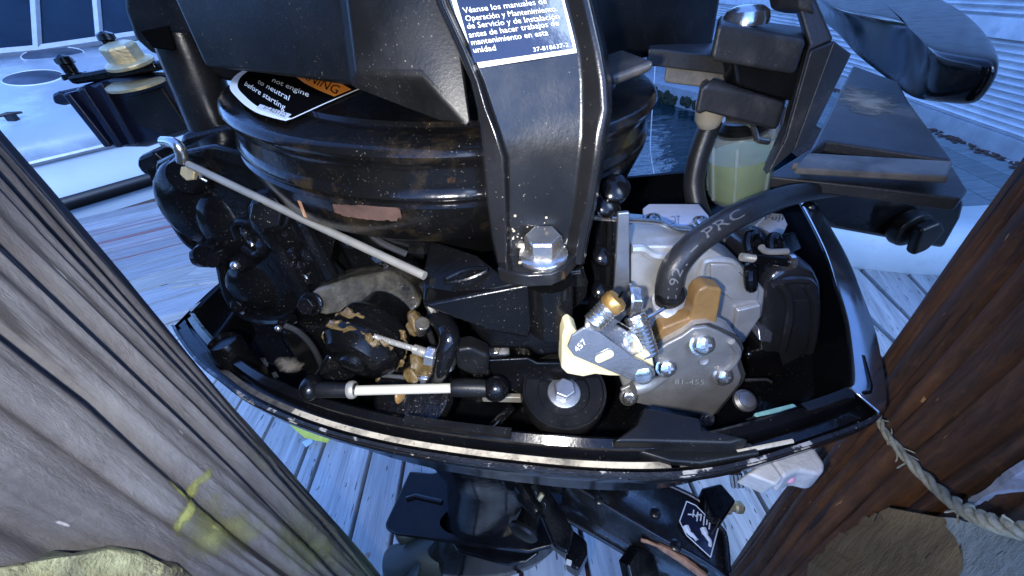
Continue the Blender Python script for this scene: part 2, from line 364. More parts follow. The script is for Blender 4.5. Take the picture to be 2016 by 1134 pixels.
# ================================================================== the setting
water = struct(B().face([(-110, -110, -.55), (110, -110, -.55), (110, 110, -.55), (-110, 110, -.55)]).done('water', 'water'))
glow_screen = B().loft([[Vector(((78 + 6 * math.sin(k * .4) + o) * math.sin(math.radians(k * 3)), (78 + 6 * math.sin(k * .4) + o) * math.cos(math.radians(k * 3)), z * (1 + .35 * noise.noise(Vector((k * .31, z, 3)))) if z > 0 else -.6)) for k in range(121)] for o, z in ((0, -.6), (1, 6), (6, 10), (16, 14))], closed=False, cap=False)  # ring added on unseen behind the camera to cut horizon glow in reflections
mat('added_trees', (.03, .045, .03), .95, 0, .5, .6, 0)
struct(glow_screen.done('added_shore', 'added_trees'))
def turn(o, ang):        # keep the plank where it lies, but give it its own lengthwise axes (grain follows the board)
    o.data.transform(Matrix.Rotation(-ang, 4, 'Z')); o.rotation_euler.z = ang; return o
# main dock: planks running away from the camera
dock = struct(B().box((-.2, .3, -.14), (1.55, 1.75, .09)).done('dock', 'debris'))
joints = [-1.68, -1.53, -1.385, -1.235, -1.09, -.945, -.80, -.65, -.505, -.452 + .0, -.35, -.196, -.047, .098, .245, .39, .535, .68, .83, .975, 1.12]
joints[8] = -.60
rp = random.Random(3)
for a, b_ in zip(joints, joints[1:]):
    g = .0052; z = rp.uniform(-.003, .0)
    dx = .0
    L = []
    B().prism([Vector((a + g, -1.45, z)), Vector((b_ - g, -1.45, z)), Vector((b_ - g, 2.02 + rp.uniform(-.02, .02), z)), Vector((a + g, 2.02, z))], (0, 0, -.042)).done('plank', 'plank_grey', dock, bev=.003)
# nail heads
for (x, y) in [(-.40, .36), (-.27, .37), (-.12, .345), (-.09, .35), (.03, .34), (-.27, .62), (-.38, .62)]:
    B().lathe((x, y, .0), UPZ, [(.005, -.004), (.005, .0008), (.003, .0012)], 10).done('nail', 'rust_patch', dock)
# left landing: boards laid across, red paint worn off them
d1, d2 = W(190, 475, .04), W(400, 425, .04); dv = Vector((d2.x - d1.x, d2.y - d1.y, 0)).normalized(); nv = Vector((-dv.y, dv.x, 0))
landing = struct(B().prism([Vector((-3.9, .9, -.03)), Vector((-1.72, 1.25, -.03)), Vector((-1.72, 2.9, -.03)), Vector((-2.65, 3.1, -.03)), Vector((-3.9, 1.9, -.03))], (0, 0, -.1)).done('landing', 'debris'))
o0 = W(320, 562, .04) - nv * .3
for k in range(11):
    s0 = o0 + nv * (k * .155); ext = (-2.2, 1.05 - .05 * k)
    e0 = W(160, 432, .04) - nv * .0
    L = -2.4 + .14 * max(0, k - 3); Rr = .75
    m_ = 'plank_red' if k in (5, 6, 7, 8) else ('plank_warm' if k == 2 else 'plank_cross')
    turn(B().prism([s0 + dv * L, s0 + dv * Rr, s0 + dv * Rr + nv * .143, s0 + dv * L + nv * .143], (0, 0, -.038)).done('plank', m_, landing, bev=.003), math.atan2(dv.y, dv.x))
# a loose board on the landing's end, its sawn edge toward the motor
bq = [W(330, 566, .05), W(440, 552, .05), W(440, 500, .05), W(400, 520, .05)]
tag(B().prism(bq, (0, 0, -.045)).done('loose_board', 'plank_warm', None, bev=.002), 'short weathered board end lying beside the red painted landing', 'board')
# right float: planks at an angle
rf = struct(B().prism([Vector((1.135, .3, -.05)), Vector((2.4, .3, -.05)), Vector((2.4, 1.22, -.05)), Vector((1.135, 1.26, -.05))], (0, 0, -.12)).done('float', 'debris'))
rv = Vector((.385, .92, 0)).normalized(); rn = Vector((rv.y, -rv.x, 0))
for k in range(12):
    p = Vector((.80, 1.30, 0)) + rn * (.150 * k)
    a_, b_ = p - rv * 1.3, p + rv * (-.02 + (.06 * k if k < 8 else .42))
    def cl(q): return Vector((max(q.x, 1.135), min(q.y, 1.265 - .02 * (q.x - 1.3)), q.z))
    turn(B().prism([cl(a_), cl(b_), cl(b_ + rn * .142), cl(a_ + rn * .142)], (0, 0, -.04)).done('plank', 'plank_grey', rf, bev=.003), math.atan2(rv.y, rv.x) - math.pi / 2)
# ------------------------------------------------------------------ pilings
RADS = {}
def piling(az, d, r, z0, z1, m, label, seed, depth, fr_, lean=0):
    c = Vector((d * math.sin(math.radians(az)), d * math.cos(math.radians(az)), 0))
    t = thing('timber_piling', (c.x, c.y, z0), label, 'piling', None)
    b = B(); N, M = 1800, 64; loops = []
    NG = 30 if 'grey' in m else 80; rr_ = random.Random(seed); GR = [((2 * math.pi * (k + rr_.uniform(-.35, .35)) / NG), rr_.choice((.022, .034, .05)) * 30 / NG, rr_.uniform(.35, 1.0), k * 3.7) for k in range(NG)]
    GR += [(rr_.uniform(0, 2 * math.pi), rr_.uniform(.007, .011), rr_.uniform(.05, .15) if 'brown' in m else rr_.uniform(.02, .08), 500 + k * 2.3) for k in range(150 if 'brown' in m else 60)]
    BK = [[g_ for g_ in GR if abs((2 * math.pi * (k + .5) / 180 - g_[0] + math.pi) % (2 * math.pi) - math.pi) < g_[1] * 3 + .11] for k in range(180)]
    def RAD(a, z):
        ca, sa = math.cos(a), math.sin(a); tw = z * .10
        a_ = (a + tw * .3) % (2 * math.pi); s_ = 0
        wv_ = .09 * noise.noise(Vector((ca * 1.5, sa * 1.5, z * 2.6 + seed))) + .03 * noise.noise(Vector((ca * 4, sa * 4, z * 9 + seed)))
        for (ga, gw, gd, gs) in BK[int(a_ / (2 * math.pi) * 180) % 180]:
            dd = abs((a_ + wv_ - ga + math.pi) % (2 * math.pi) - math.pi)
            if dd < gw * 3: s_ += gd * (.55 + .75 * noise.noise(Vector((gs, z * 1.3, seed)))) * math.exp(-(dd / gw) ** 2)
        g2 = noise.noise(Vector((ca * fr_ * 3, sa * fr_ * 3, z * 3 + seed * 3)))
        return r - depth * s_ - depth * .16 * abs(g2) + .004 * noise.noise(Vector((ca * 2, sa * 2, z * 5 + seed)))
    t['x'] = 0; del t['x']; RADS[m] = RAD
    for j in range(M + 1):
        z = z0 + (z1 - z0) * j / M; L = []
        for i in range(N):
            a = 2 * math.pi * i / N
            rad = RAD(a, z); L.append(Vector((c.x + rad * math.cos(a), c.y + rad * math.sin(a), z)))
        loops.append(L)
    o = b.loft(loops).done('trunk', m, t, smooth=80, org=(c.x, c.y, 0))
    return t, c
pl, plc = piling(-78.9, .27, .136, -1.2, 1.45, 'piling_grey', 'weathered grey timber piling with deep vertical grooves and moss low down', 3.3, .020, 7.5)
prr, prc = piling(81.4, .352, .15, -1.2, 1.45, 'piling_brown', 'dark reddish brown timber piling with the rope tied beside it', 9.1, .012, 6)
# yellow lichen streak on the grey piling
def on_pile(x, y, c, r):
    d = ray(x, y); a = d.x * d.x + d.y * d.y; bq_ = -2 * (d.x * c.x + d.y * c.y); cc = c.x ** 2 + c.y ** 2 - r * r
    disc = bq_ * bq_ - 4 * a * cc
    t_ = (-bq_ - math.sqrt(max(disc, 0))) / (2 * a); return CAM + d * t_
ledge = [(-60, 1128), (20, 1108), (110, 1088), (160, 1092), (215, 1084), (270, 1090), (320, 1100), (352, 1116), (385, 1140), (420, 1175), (400, 1260), (-60, 1260)]
B().loft([[on_pile(x, y, plc, .136 + h + .004 * noise.noise(Vector((x * .03, y * .03, 1)))) for x, y in [(200 + (a - 200) * f, 1180 + (b__ - 1180) * f) for a, b__ in ledge]] for h, f in ((-.006, 1.02), (.000, 1.0), (.0015, .96), (.002, .8), (.002, .5))]).jitter(.0025, 110).done('split_ledge', 'moss_wood', pl, smooth=80)
def pile_patch(quad, c, r0, key, name, m, par, n=16, lift=.0006):
    rows_ = []
    for j in range(n + 1):
        row = []
        for i in range(n + 1):
            s, t = i / n, j / n; (x0, y0), (x1, y1), (x2, y2), (x3, y3) = quad
            x = (x0 * (1 - s) + x1 * s) * (1 - t) + (x3 * (1 - s) + x2 * s) * t; y = (y0 * (1 - s) + y1 * s) * (1 - t) + (y3 * (1 - s) + y2 * s) * t
            p = on_pile(x, y, c, r0); a = math.atan2(p.y - c.y, p.x - c.x); rr = RADS[key](a, p.z) + lift; row.append(Vector((c.x + rr * math.cos(a), c.y + rr * math.sin(a), p.z)))
        rows_.append(row)
    B().grid(rows_).done(name, m, par, smooth=80)
for q_ in ([(416, 900), (434, 908), (372, 1066), (340, 1052)], [(372, 990), (392, 980), (486, 1062), (468, 1078)], [(322, 930), (334, 926), (392, 990), (382, 998)]):
    pile_patch(q_, plc, .136, 'piling_grey', 'lichen_patch', 'lichen', pl)
for q_ in ([(470, 850), (560, 850), (560, 950), (480, 930)], [(560, 960), (680, 1000), (700, 1100), (560, 1080)], [(620, 840), (660, 850), (665, 930), (625, 920)]):
    pile_patch(q_, plc, .136, 'piling_grey', 'lichen_patch', 'lichen_grey', pl)
for q_ in ([(330, 980), (500, 960), (560, 1110), (330, 1100)], [(520, 1010), (640, 1010), (720, 1130), (560, 1130)]):
    pile_patch(q_, plc, .136, 'piling_grey', 'moss_patch', 'lichen_soft', pl, 20, .0004)
# stump of an old post and its sawn face, lower right, against the brown piling
st = thing('sawn_post', W(1850, 1090, .60), 'rotting sawn post stump with pale grey end leaning on the brown piling', 'post')
fa = [on_pile(1880, 1020, prc, .175), on_pile(2030, 1040, prc, .185), on_pile(2050, 1150, prc, .185), on_pile(1905, 1160, prc, .175)]
dens = lambda P, n=9: [P[i].lerp(P[(i + 1) % len(P)], k / n) for i in range(len(P)) for k in range(n)]
B().prism(dens(fa), (.02, .02, -.05)).jitter(.0015, 120).done('end_face', 'stump_pale', st, bev=.003)
sa_ = [on_pile(1640, 1140, prc, .156), on_pile(1700, 1092, prc, .157), on_pile(1790, 1040, prc, .160), on_pile(1876, 1018, prc, .1745), on_pile(1901, 1160, prc, .1745), on_pile(1640, 1240, prc, .156)]
B().prism(dens(sa_), (.012, .02, -.04)).jitter(.0022, 110).done('split_side', 'stump_wood', st, bev=.002)
# frayed fibres hanging on the post
fb = B()
for k in range(26):
    u_ = random.random(); p = [on_pile(1905 + 60 * u_ + 10 * random.random(), 985 - 30 * u_ + 12 * random.random(), prc, .168), on_pile(1965 + 30 * u_, 955 - 25 * u_ + 10 * random.random(), prc, .172), on_pile(2040, 900 + 70 * random.random(), prc, .17)]
    fb.tube(p, [.0008, .0016, .0012], 5, 4)
mat('fibre', (.22, .23, .26), .8, 0, .4, 90, .3, 200)
tag(fb.done('frayed_fibres', 'fibre'), 'bundle of frayed grey fibres behind the pale rope on the brown piling', 'fibres')
# rope
rc = [on_pile(1728, 815, prc, .156), on_pile(1742, 850, prc, .157), on_pile(1800, 918, prc, .158), on_pile(1860, 975, prc, .165), on_pile(1915, 1012, prc, .184), on_pile(1975, 1036, prc, .188), on_pile(2060, 1056, prc, .188)]
path = spline(rc, 26); N = len(path); rpb = thing('rope', path[0], 'pale twisted nylon rope tied from the cowl pan around the brown piling', 'rope')
for s_ in range(3):
    q = []
    for i, p in enumerate(path):
        t = (path[min(i + 1, N - 1)] - path[max(i - 1, 0)]).normalized(); u, v, _ = fr(t)
        a = 2 * math.pi * (s_ / 3 + i / 34.0); R = .0011 * (1 + .35 * noise.noise(Vector((i * .06, s_, 0)))) * (.7 + .9 * min(1, i / 90))
        q.append(p + R * (math.cos(a) * u + math.sin(a) * v))
    B().tube(q, [.0009 + .0006 * min(1, i / 90) for i in range(N)], 8).done('strand', 'rope', rpb, smooth=60)
ff_ = B(); rf2 = random.Random(4)
for k in range(34):
    i = rf2.randrange(8, N - 4); p = path[i]; d_ = Vector((rf2.uniform(-1, 1), rf2.uniform(-1, 1), rf2.uniform(-1, .6))) * rf2.uniform(.002, .006)
    t = (path[min(i + 1, N - 1)] - path[i - 1]).normalized(); ff_.tube([p, p + d_ * .6 + t * .004, p + d_ + t * rf2.uniform(.003, .008)], [.0004, .00035, .0002], 4, 3)
ff_.done('loose_fibres', 'rope', rpb)['kind'] = 'stuff'
# ------------------------------------------------------------------ motor boat moored off the landing
hd = Vector((.41, .44, 0)).normalized(); hn = Vector((hd.y, -hd.x, 0)); hp = Vector((-3.09, 2.74, 0)) - hn * .22
boat = thing('motor_boat', hp + Vector((0, 0, -.5)), 'white motor boat with oval deck hatches moored beyond the red painted landing', 'boat')
def H(x, y): return PL(x, y, hp, hn)
hb = B()
hA = H(85, 328); hB = H(199, 277); zr = (hA.z + hB.z) / 2
ln = lambda s, off, z: hp + hd * s + hn * off + Vector((0, 0, z))
ss = [-4 + .5 * k for k in range(22)]
sheer = lambda s: zr + .015 * max(0, s - 1) ** 2
bow = lambda s: -.02 * max(0, s - 2.0) ** 2.2
hb.loft([[ln(s, bow(s) + o, z if z < -.1 else sheer(s) + z) for s in ss] for o, z in ((-.35, -.75), (-.12, -.45), (-.0, -.02))], closed=False, cap=False)
hb.done('hull', 'hull_blue', boat, solid=.01)
zb = H(210, 378).z
B().loft([[ln(s, bow(s) + .004, z) for s in ss] for z in (zb - .05, zb + .05)], closed=False, cap=False).done('boot_stripe', 'boot_black', boat, solid=.004)
B().tube([ln(s, bow(s) + .01, sheer(s)) for s in ss], .022, 8).done('rub_rail', 'frame_alu', boat)
# deck: gunwale band, side deck and the cabin front rising to the windscreen
B().loft([[ln(s, bow(s) + o, sheer(s) + z) for s in ss] for o, z in ((.0, .0), (-.07, .14), (-.25, .19), (-.5, .23), (-1.0, .36), (-1.6, .50), (-2.15, .585))], closed=False, cap=False).done('deck', 'gelcoat', boat, solid=.02, smooth=50)
dn = Vector((hn.x, hn.y, 6)).normalized()
def deckpt(x, y):
    d = ray(x, y); best = None
    for k in range(1, 4000):
        p = CAM + d * (k * .004); off = (p - hp).dot(hn); s = (p - hp).dot(hd)
        prof = [(.0, 0), (-.07, .14), (-.25, .19), (-.5, .23), (-1, .36), (-1.6, .50), (-2.15, .585)]
        for (o1, z1), (o2, z2) in zip(prof, prof[1:]):
            if o2 <= off <= o1:
                zz = sheer(s) + z1 + (z2 - z1) * (off - o1) / (o2 - o1)
                if p.z <= zz: return Vector((p.x, p.y, zz))
    return CAM + d * 6
for (x, y, rx) in ((107, 110, 60), (68, 156, 60)):
    c = deckpt(x, y); e = deckpt(x + rx, y - 7); r = (e - c).length
    hh = B().lathe(c, UPZ + hn * .24, [(r, -.01), (r, .012), (r * .97, .018), (r * .95, .012)], 40).done('hatch', 'cabin_white', boat)
    B().lathe(c, UPZ + hn * .24, [(r * .95, .0), (r * .95, .014), (r * .5, .022)], 40).done('lens', 'hatch_grey', hh)
c = deckpt(30, 240)
cl_ = B().tube([c + hd * -.07 + Vector((0, 0, .05)), c + Vector((0, 0, .055)), c + hd * .07 + Vector((0, 0, .05))], [.008, .014, .008], 8); cl_.box(c + Vector((0, 0, .025)), (.03, .02, .03)); cl_.done('cleat', 'boot_black', boat, bev=.003)
# windscreen above the deck
wo = -2.15; wz = sheer(0) + .40; wpnt = hp + hn * wo
def WS(x, y): return PL(x, y, wpnt, (hn + Vector((0, 0, .0))).normalized())
posts = [(-60, -5, -55, 108), (68, 0, 74, 96), (188, -10, 196, 80), (300, -30, 310, 62)]
bars = [B().tube([WS(x0, y0 - 120), WS(x0, y0), WS(x1, y1)], .035, 6).done('post', 'frame_alu', boat) for x0, y0, x1, y1 in posts]
B().tube([WS(-80, 112), WS(74, 98), WS(196, 80), WS(330, 60)], .045, 6).done('sill', 'frame_alu', boat)
for (x0, x1) in ((-58, 70), (72, 190), (194, 305)):
    q = [WS(x0, -140), WS(x1, -140), WS(x1 + 3, 97 - .14 * (x1 - 70)), WS(x0 + 3, 97 - .14 * (x0 - 70))]
    B().prism(q, -hn * .01).done('pane', 'glass_dark', boat)
q = hp + hn * -3.6
B().prism([q + hd * -4 + Vector((0, 0, .4)), q + hd * 1.2 + Vector((0, 0, .4)), q + hd * 1.2 + Vector((0, 0, 1.35)), q + hd * -4 + Vector((0, 0, 1.9))], -hn * 1.2).done('cabin', 'cabin_white', boat, bev=.05)
# ------------------------------------------------------------------ corrugated boathouse to the right
wA, wB = W(1820, 236, 0), W(1962, 292, 0); wv = (wA - wB).normalized(); wn = Vector((-wv.y, wv.x, 0));  wn = wn if wn.dot(CAM - wA) > 0 else -wn
bh = thing('boathouse', (wA.x, wA.y, -.3), 'boathouse wall of pale horizontal corrugated metal beyond the float', 'building')
rows = []; pitch = .037; z = .06; i = 0
while z < 3.2:
    for f_ in range(8):
        ph = 2 * math.pi * f_ / 8; rows.append((.019 * math.sin(ph), z + pitch * f_ / 8))
    z += pitch
B().loft([[wA + wv * s + wn * (o + .0) + Vector((0, 0, zz)) for s in (-4, -1, 2, 5, 9)] for o, zz in rows], closed=False, cap=False).done('corrugated_sheet', 'siding', bh, solid=.003, smooth=70)
B().prism([wA + wv * -4 - wn * .03 + Vector((0, 0, .06)), wA + wv * 9 - wn * .03 + Vector((0, 0, .06)), wA + wv * 9 - wn * .03 + Vector((0, 0, 3.4)), wA + wv * -4 - wn * .03 + Vector((0, 0, 3.4))], -wn * 2).done('wall', 'trim_grey', bh)
lz = PL(1990, 75, wA, wn).z
B().prism([wA + wv * s + wn * .02 + Vector((0, 0, lz)) for s in (-4, 9)][::1] + [wA + wv * s + wn * .02 + Vector((0, 0, lz + .10)) for s in (9, -4)], wn * .02).done('lap_strip', 'siding', bh)
B().prism([wA + wv * -4 + Vector((0, 0, -.02)), wA + wv * 9 + Vector((0, 0, -.02)), wA + wv * 9 + Vector((0, 0, .085)), wA + wv * -4 + Vector((0, 0, .085))], wn * .035).done('base_board', 'trim_grey', bh, bev=.004)
# float in front of it
ff = struct(B().prism([wA + wv * -4 + Vector((0, 0, -.06)), wA + wv * 7 + Vector((0, 0, -.06)), wA + wv * 7 + wn * .62 + Vector((0, 0, -.06)), wA + wv * -4 + wn * .62 + Vector((0, 0, -.06))], (0, 0, -.3)).done('walkway', 'debris'))
for k in range(4):
    B().prism([wA + wv * -4 + wn * (.04 + .15 * k) + Vector((0, 0, -.02)), wA + wv * 7 + wn * (.04 + .15 * k) + Vector((0, 0, -.02)), wA + wv * 7 + wn * (.182 + .15 * k) + Vector((0, 0, -.02)), wA + wv * -4 + wn * (.182 + .15 * k) + Vector((0, 0, -.02))], (0, 0, -.038)).done('plank', 'plank_green', ff, bev=.003)
db = B()
for k in range(320):
    p = wA + wv * random.uniform(-2.5, 1.6) + wn * random.triangular(.036, .12, .045) + Vector((0, 0, -.014))
    db.ball(p, (random.uniform(.008, .024), random.uniform(.006, .016), random.uniform(.004, .009)), 6, 4)
o = db.jitter(.006, 60).done('leaf_litter', 'debris'); o['kind'] = 'stuff'; o['label'] = 'dark leaf litter along the foot of the corrugated wall'; o['category'] = 'litter'
# white dinghy behind the float
dg0, dg1 = W(1600, 452, .16), W(1850, 478, .16)
dv_ = (dg1 - dg0).normalized(); dg0 -= dv_ * .35; dg1 += dv_ * .5
dnv = Vector((-dv_.y, dv_.x, 0)); dnv = dnv if dnv.y > 0 else -dnv
din = thing('dinghy', (dg0.x, dg0.y, -.55), 'cream white rounded dinghy hull floating behind the grey float', 'boat')
M_ = 24
B().loft([[dg0.lerp(dg1, i / M_) + dnv * (o + .25 * (2 * i / M_ - 1) ** 2) + Vector((0, 0, z)) for i in range(M_ + 1)] for o, z in ((.24, .02), (.1, .02), (.06, .03), (.02, .02), (.0, -.03), (.0, -.08), (.03, -.16), (.12, -.3), (.3, -.7))], closed=False, cap=False).done('hull', 'dinghy', din, solid=.01, smooth=60)
# ------------------------------------------------------------------ across the water: far float with a boat's stern
fz = -.3
fd = struct(B().prism([W(1270, 158, fz), W(1560, 225, fz), W(1560, 190, fz), W(1270, 130, fz)], (0, 0, -.3)).done('far_float', 'trim_grey', None, bev=.01))
wb_ = B()
for k in range(90):
    t = random.random(); p = W(1270, 158, fz).lerp(W(1560, 225, fz), t) + Vector((0, -.01, random.uniform(-.22, -.12)))
    wb_.ball(p, (random.uniform(.04, .12), .03, random.uniform(.03, .08)), 6, 4)
o = wb_.jitter(.02, 20).done('sea_weed', 'weed'); o['kind'] = 'stuff'; o['label'] = 'dark weed growing along the far float at the waterline'; o['category'] = 'weed'
fbq = D(1330, 110, 9.5); 
fbt = thing('moored_boat', (fbq.x, fbq.y, -.5), 'white boat stern moored at the far float across the water', 'boat')
v0, v1 = D(1290, 140, 8.2), D(1600, 175, 8.2)
B().loft([[v0 + (v1 - v0) * t + Vector((0, o, z)) for t in (-.4, 0, .5, 1, 1.5)] for o, z in ((.3, -.6), (.05, -.15), (0, .25), (.1, .65), (1.2, .8))], closed=False, cap=False).done('hull', 'gelcoat', fbt, solid=.02)
B().prism([v0 + Vector((-.1, -.03, .32)), v0 + (v1 - v0) * .18 + Vector((0, -.03, .28)), v0 + (v1 - v0) * .18 + Vector((0, -.03, .48)), v0 + Vector((-.1, -.03, .55))], (0, .05, 0)).done('window', 'glass_dark', fbt)
tag(B().lathe(V(1362, 170, 7.6) + Vector((0, 0, .0)), UPZ, [(.03, -.28), (.10, -.2), (.14, 0), (.14, .15)], 16).done('fender', 'trim_grey'), 'grey cone shaped fender hanging over the far float edge', 'fender')
tag(B().tube([V(1291, 110, 1.9), V(1282, 250, 1.9), V(1281, 300, 1.9), V(1291, 360, 1.9)], .0022, 6, 8).done('cord', 'line'), 'thin white cord hanging in front of the dark water', 'cord')
# lime scrap with a tag under the motor
lm = thing('lime_scrap', W(610, 860, .02), 'lime green curled scrap with a small blue tag on the planks', 'scrap')
B().loft([[W(x, y, .03 + z) for x, y in ((565, 830), (580, 845), (600, 862), (625, 868), (645, 872), (655, 858))] for z in (0,)] + [[W(x, y, .055) for x, y in ((560, 805), (585, 812), (610, 822), (630, 830), (648, 838), (660, 845))]], closed=False, cap=False).done('sheet', 'lime', lm, solid=.002)
B().prism(wp([(594, 870), (612, 862), (616, 870), (602, 880)], .006), (0, 0, -.002)).done('tag', 'tag_blue', lm)
# ================================================================== the outboard motor
mot = thing('outboard_motor', (0, .29, 0), 'black outboard motor with its cowl off, engine exposed, standing between two pilings', 'outboard motor')
def hexbolt(c, axis, r, h, m='steel', name='bolt', parent=None, flange=1.3, rot=0):
    b = B(); a = Vector(axis).normalized()
    if flange: b.lathe(c, a, [(r * flange, 0), (r * flange, h * .18), (r * 1.02, h * .3)], 24)
    b.hexa(Vector(c) + a * h * .22, a, r, h * .8, rot)
    return b.done(name, m, parent or mot, bev=r * .06, smooth=30)
def panscrew(c, axis, r, m='steel', parent=None, washer=True):
    a = Vector(axis).normalized(); b = B(); c = Vector(c)
    if washer: b.lathe(c, a, [(r * 1.25, 0), (r * 1.25, r * .22), (r, r * .26)], 24)
    b.lathe(c, a, [(r, r * .2), (r, r * .55), (r * .9, r * .8), (r * .62, r * .95)], 24)
    o = b.done('screw', m, parent or mot)
    u, v, _ = fr(a); k = B(); top = c + a * r * .955; w_ = r * .13; q = r * .5
    for (p, s_) in ((u, v), (v, u)):
        k.prism([top + p * q + s_ * w_, top + p * q - s_ * w_, top - p * q - s_ * w_, top - p * q + s_ * w_], a * r * .04)
    k.done('cross_slot', 'zinc_dark', o)
    return o
# ------------------------------------------------------------------ cowl pan
pz = .8
oPx = [(338, 642), (352, 668), (385, 712), (430, 748), (480, 785), (560, 824), (650, 856), (760, 884), (880, 905), (1000, 921), (1150, 936), (1290, 940), (1400, 931), (1500, 908), (1620, 870), (1705, 838), (1735, 818), (1744, 795), (1738, 740), (1722, 660), (1695, 585), (1660, 500), (1600, 398), (1570, 362)]
out = [W(x, y, pz) for x, y in oPx] + [Vector((.30, .455, pz)), Vector((.23, .472, pz)), W(1235, 348, pz), Vector((.0, .49, pz)), Vector((-.15, .475, pz)), Vector((-.26, .42, pz)), W(432, 553, pz)]
ring = spline(out + [out[0]], 6)[:-1]
NR = len(ring)
nrm = []
for i in range(NR):
    t = (ring[(i + 2) % NR] - ring[i - 2]); n_ = Vector((-t.y, t.x, 0)).normalized(); nrm.append(n_)
if sum((Vector((.0, .3, pz)) - ring[i]).dot(nrm[i]) for i in range(NR)) < 0: nrm = [-n_ for n_ in nrm]
cen = Vector((0, .29, 0))
def off(o, z):
    return [ring[i] + nrm[i] * o + Vector((0, 0, z)) for i in range(NR)]
def shrink(f, z):
    return [Vector((cen.x + (p.x - cen.x) * f, cen.y + (p.y - cen.y) * f, pz + z)) for p in ring]
pan = B().loft([shrink(.40, -.20), shrink(.62, -.11), shrink(.82, -.062), off(.016, -.030), off(.004, -.014), off(.0008, -.008), off(0, -.003), off(.0022, .0), off(.0026, -.003), off(.0045, -.003), off(.0046, -.0012), off(.0095, -.0012), off(.0098, -.004), off(.0115, -.004), off(.0125, .005), off(.0165, .0075), off(.0185, .006), off(.0195, -.01), off(.026, -.07), shrink(.80, -.085), shrink(.3, -.09)]).done('cowl_pan', 'gloss_black', mot, smooth=40)
def strip(i0, i1, o0, o1, z, name, m, dz=.0006, wob=0):
    idx = [k % NR for k in range(i0, i1)]
    a = [ring[k] + nrm[k] * (o0 + wob * noise.noise(Vector((k * 1.7, 1, 0)))) + Vector((0, 0, z)) for k in idx]; b_ = [ring[k] + nrm[k] * (o1 + wob * noise.noise(Vector((k * 1.3, 5, 0)))) + Vector((0, 0, z)) for k in idx]
    return B().loft([a, b_, [p - UPZ * dz for p in b_], [p - UPZ * dz for p in a]], closed=False, cap=False).done(name, m, pan, solid=0)
strip(30, 70, .0050, .0085, -.0008, 'gasket_strip', 'gasket_cream')
strip(11, 31, .0050, .0085, -.0008, 'gasket_strip', 'gasket_dirty')
strip(68, 76, .0050, .0085, -.0008, 'gasket_strip', 'gasket_dirty')
strip(0, 98, .0001, .0021, .0012, 'chipped_edge', 'chipped', .003)
# raised guide bars on the near lip
for i0, i1 in ((43, 55), (84, 93)):
    strip(i0, i1, .0128, .0178, .0095, 'lip_bar', 'plastic_black', .003)
# bracket-shaped inner corner rail
B().tube([W(x, y, .806) for x, y in ((1690, 705), (1697, 702), (1712, 760), (1710, 772), (1696, 776))], .0016, 8).done('corner_rail', 'gloss_black', pan)
B().tube([W(x, y, .802) for x, y in ((1560, 868), (1500, 880), (1450, 890))], .0012, 6).done('bare_edge', 'gasket_cream', pan)
# stub, hole and sediment on the pan floor at the rear
B().lathe(V(478, 725, .215), UPZ, [(.0135, -.02), (.0125, .012), (.0115, .026), (.0095, .030), (.0085, .027)], 28).done('floor_stub', 'satin_black', pan)
fz_ = .735
def floorblob(pts, z, m, h, name, par):
    B().prism([W(x, y, z) for x, y in pts], (0, 0, h)).jitter(.0012, 180).done(name, m, par)
floorblob([(515, 745), (545, 735), (550, 742), (520, 752)], .752, 'stump', .0015, 'silt', pan)
for (x_, y_, w_, h_, z_) in ((450, 670, 40, 24, .7905), (540, 700, 60, 34, .768), (500, 700, 30, 30, .77), (610, 640, 40, 20, .775)):
    B().grid([[W(x_ + w_ * i / 6, y_ + h_ * j / 6, z_) for i in range(7)] for j in range(7)]).done('silt_stain', 'dust_film_s', pan)
B().lathe(W(515, 743, .765), UPZ, [(.004, -.01), (.004, .001), (.0032, .0015)], 16).done('drain_plug', 'tag_blue', pan)
# inner shelf on the left with worn corner
B().prism(wp([(352, 640), (438, 560), (470, 600), (400, 700)], .790), (0, 0, -.05)).done('rear_shelf', 'gloss_black', pan, bev=.004)
floorblob([(372, 612), (396, 596), (404, 606), (384, 622)], .7995, 'stump_face', .0015, 'worn_corner', pan)
# trough step along the near side of the floor
B().loft([[W(x, y, z) for x, y in ((470, 740), (560, 790), (680, 822), (820, 838), (960, 850), (1010, 800))] for z in (.776, .775, .74)] , closed=False, cap=False).done('floor_step', 'wet_black', pan, solid=.006, smooth=60)
# ------------------------------------------------------------------ flywheel
fc = Vector((-.0285, .3185, 0)); fz0 = .9590; fr_ = .1465; fax_ = Vector((.092, -.063, 1)).normalized()   # the motor leans a few degrees
FU, FV, _ = fr(fax_)
def FP(x, y, lift=.0): return PL(x, y, fc + UPZ * fz0 + fax_ * lift, fax_)
fw_ = B().lathe(fc + UPZ * fz0, fax_, [(.03, .002), (fr_ - .030, .002), (fr_ - .028, .0), (fr_ - .004, -.0005), (fr_ - .001, -.002), (fr_, -.004), (fr_ - .001, -.007), (fr_ - .0032, -.009), (fr_ - .0042, -.013), (fr_ - .0040, -.021), (fr_ - .0016, -.0232), (fr_ - .0012, -.0255), (fr_ - .0028, -.0272), (fr_ - .0030, -.0285), (fr_ - .0012, -.030), (fr_ - .0022, -.034), (fr_ - .0075, -.052), (fr_ - .012, -.056), (.05, -.057)], 128).done('flywheel', 'flywheel_black', mot, smooth=40)
B().lathe(fc + UPZ * fz0 - fax_ * .0565, fax_, [(.125, 0), (.126, -.004), (.118, -.020), (.108, -.024), (.04, -.025)], 96).done('stator_plate', 'satin_black', mot, smooth=40)
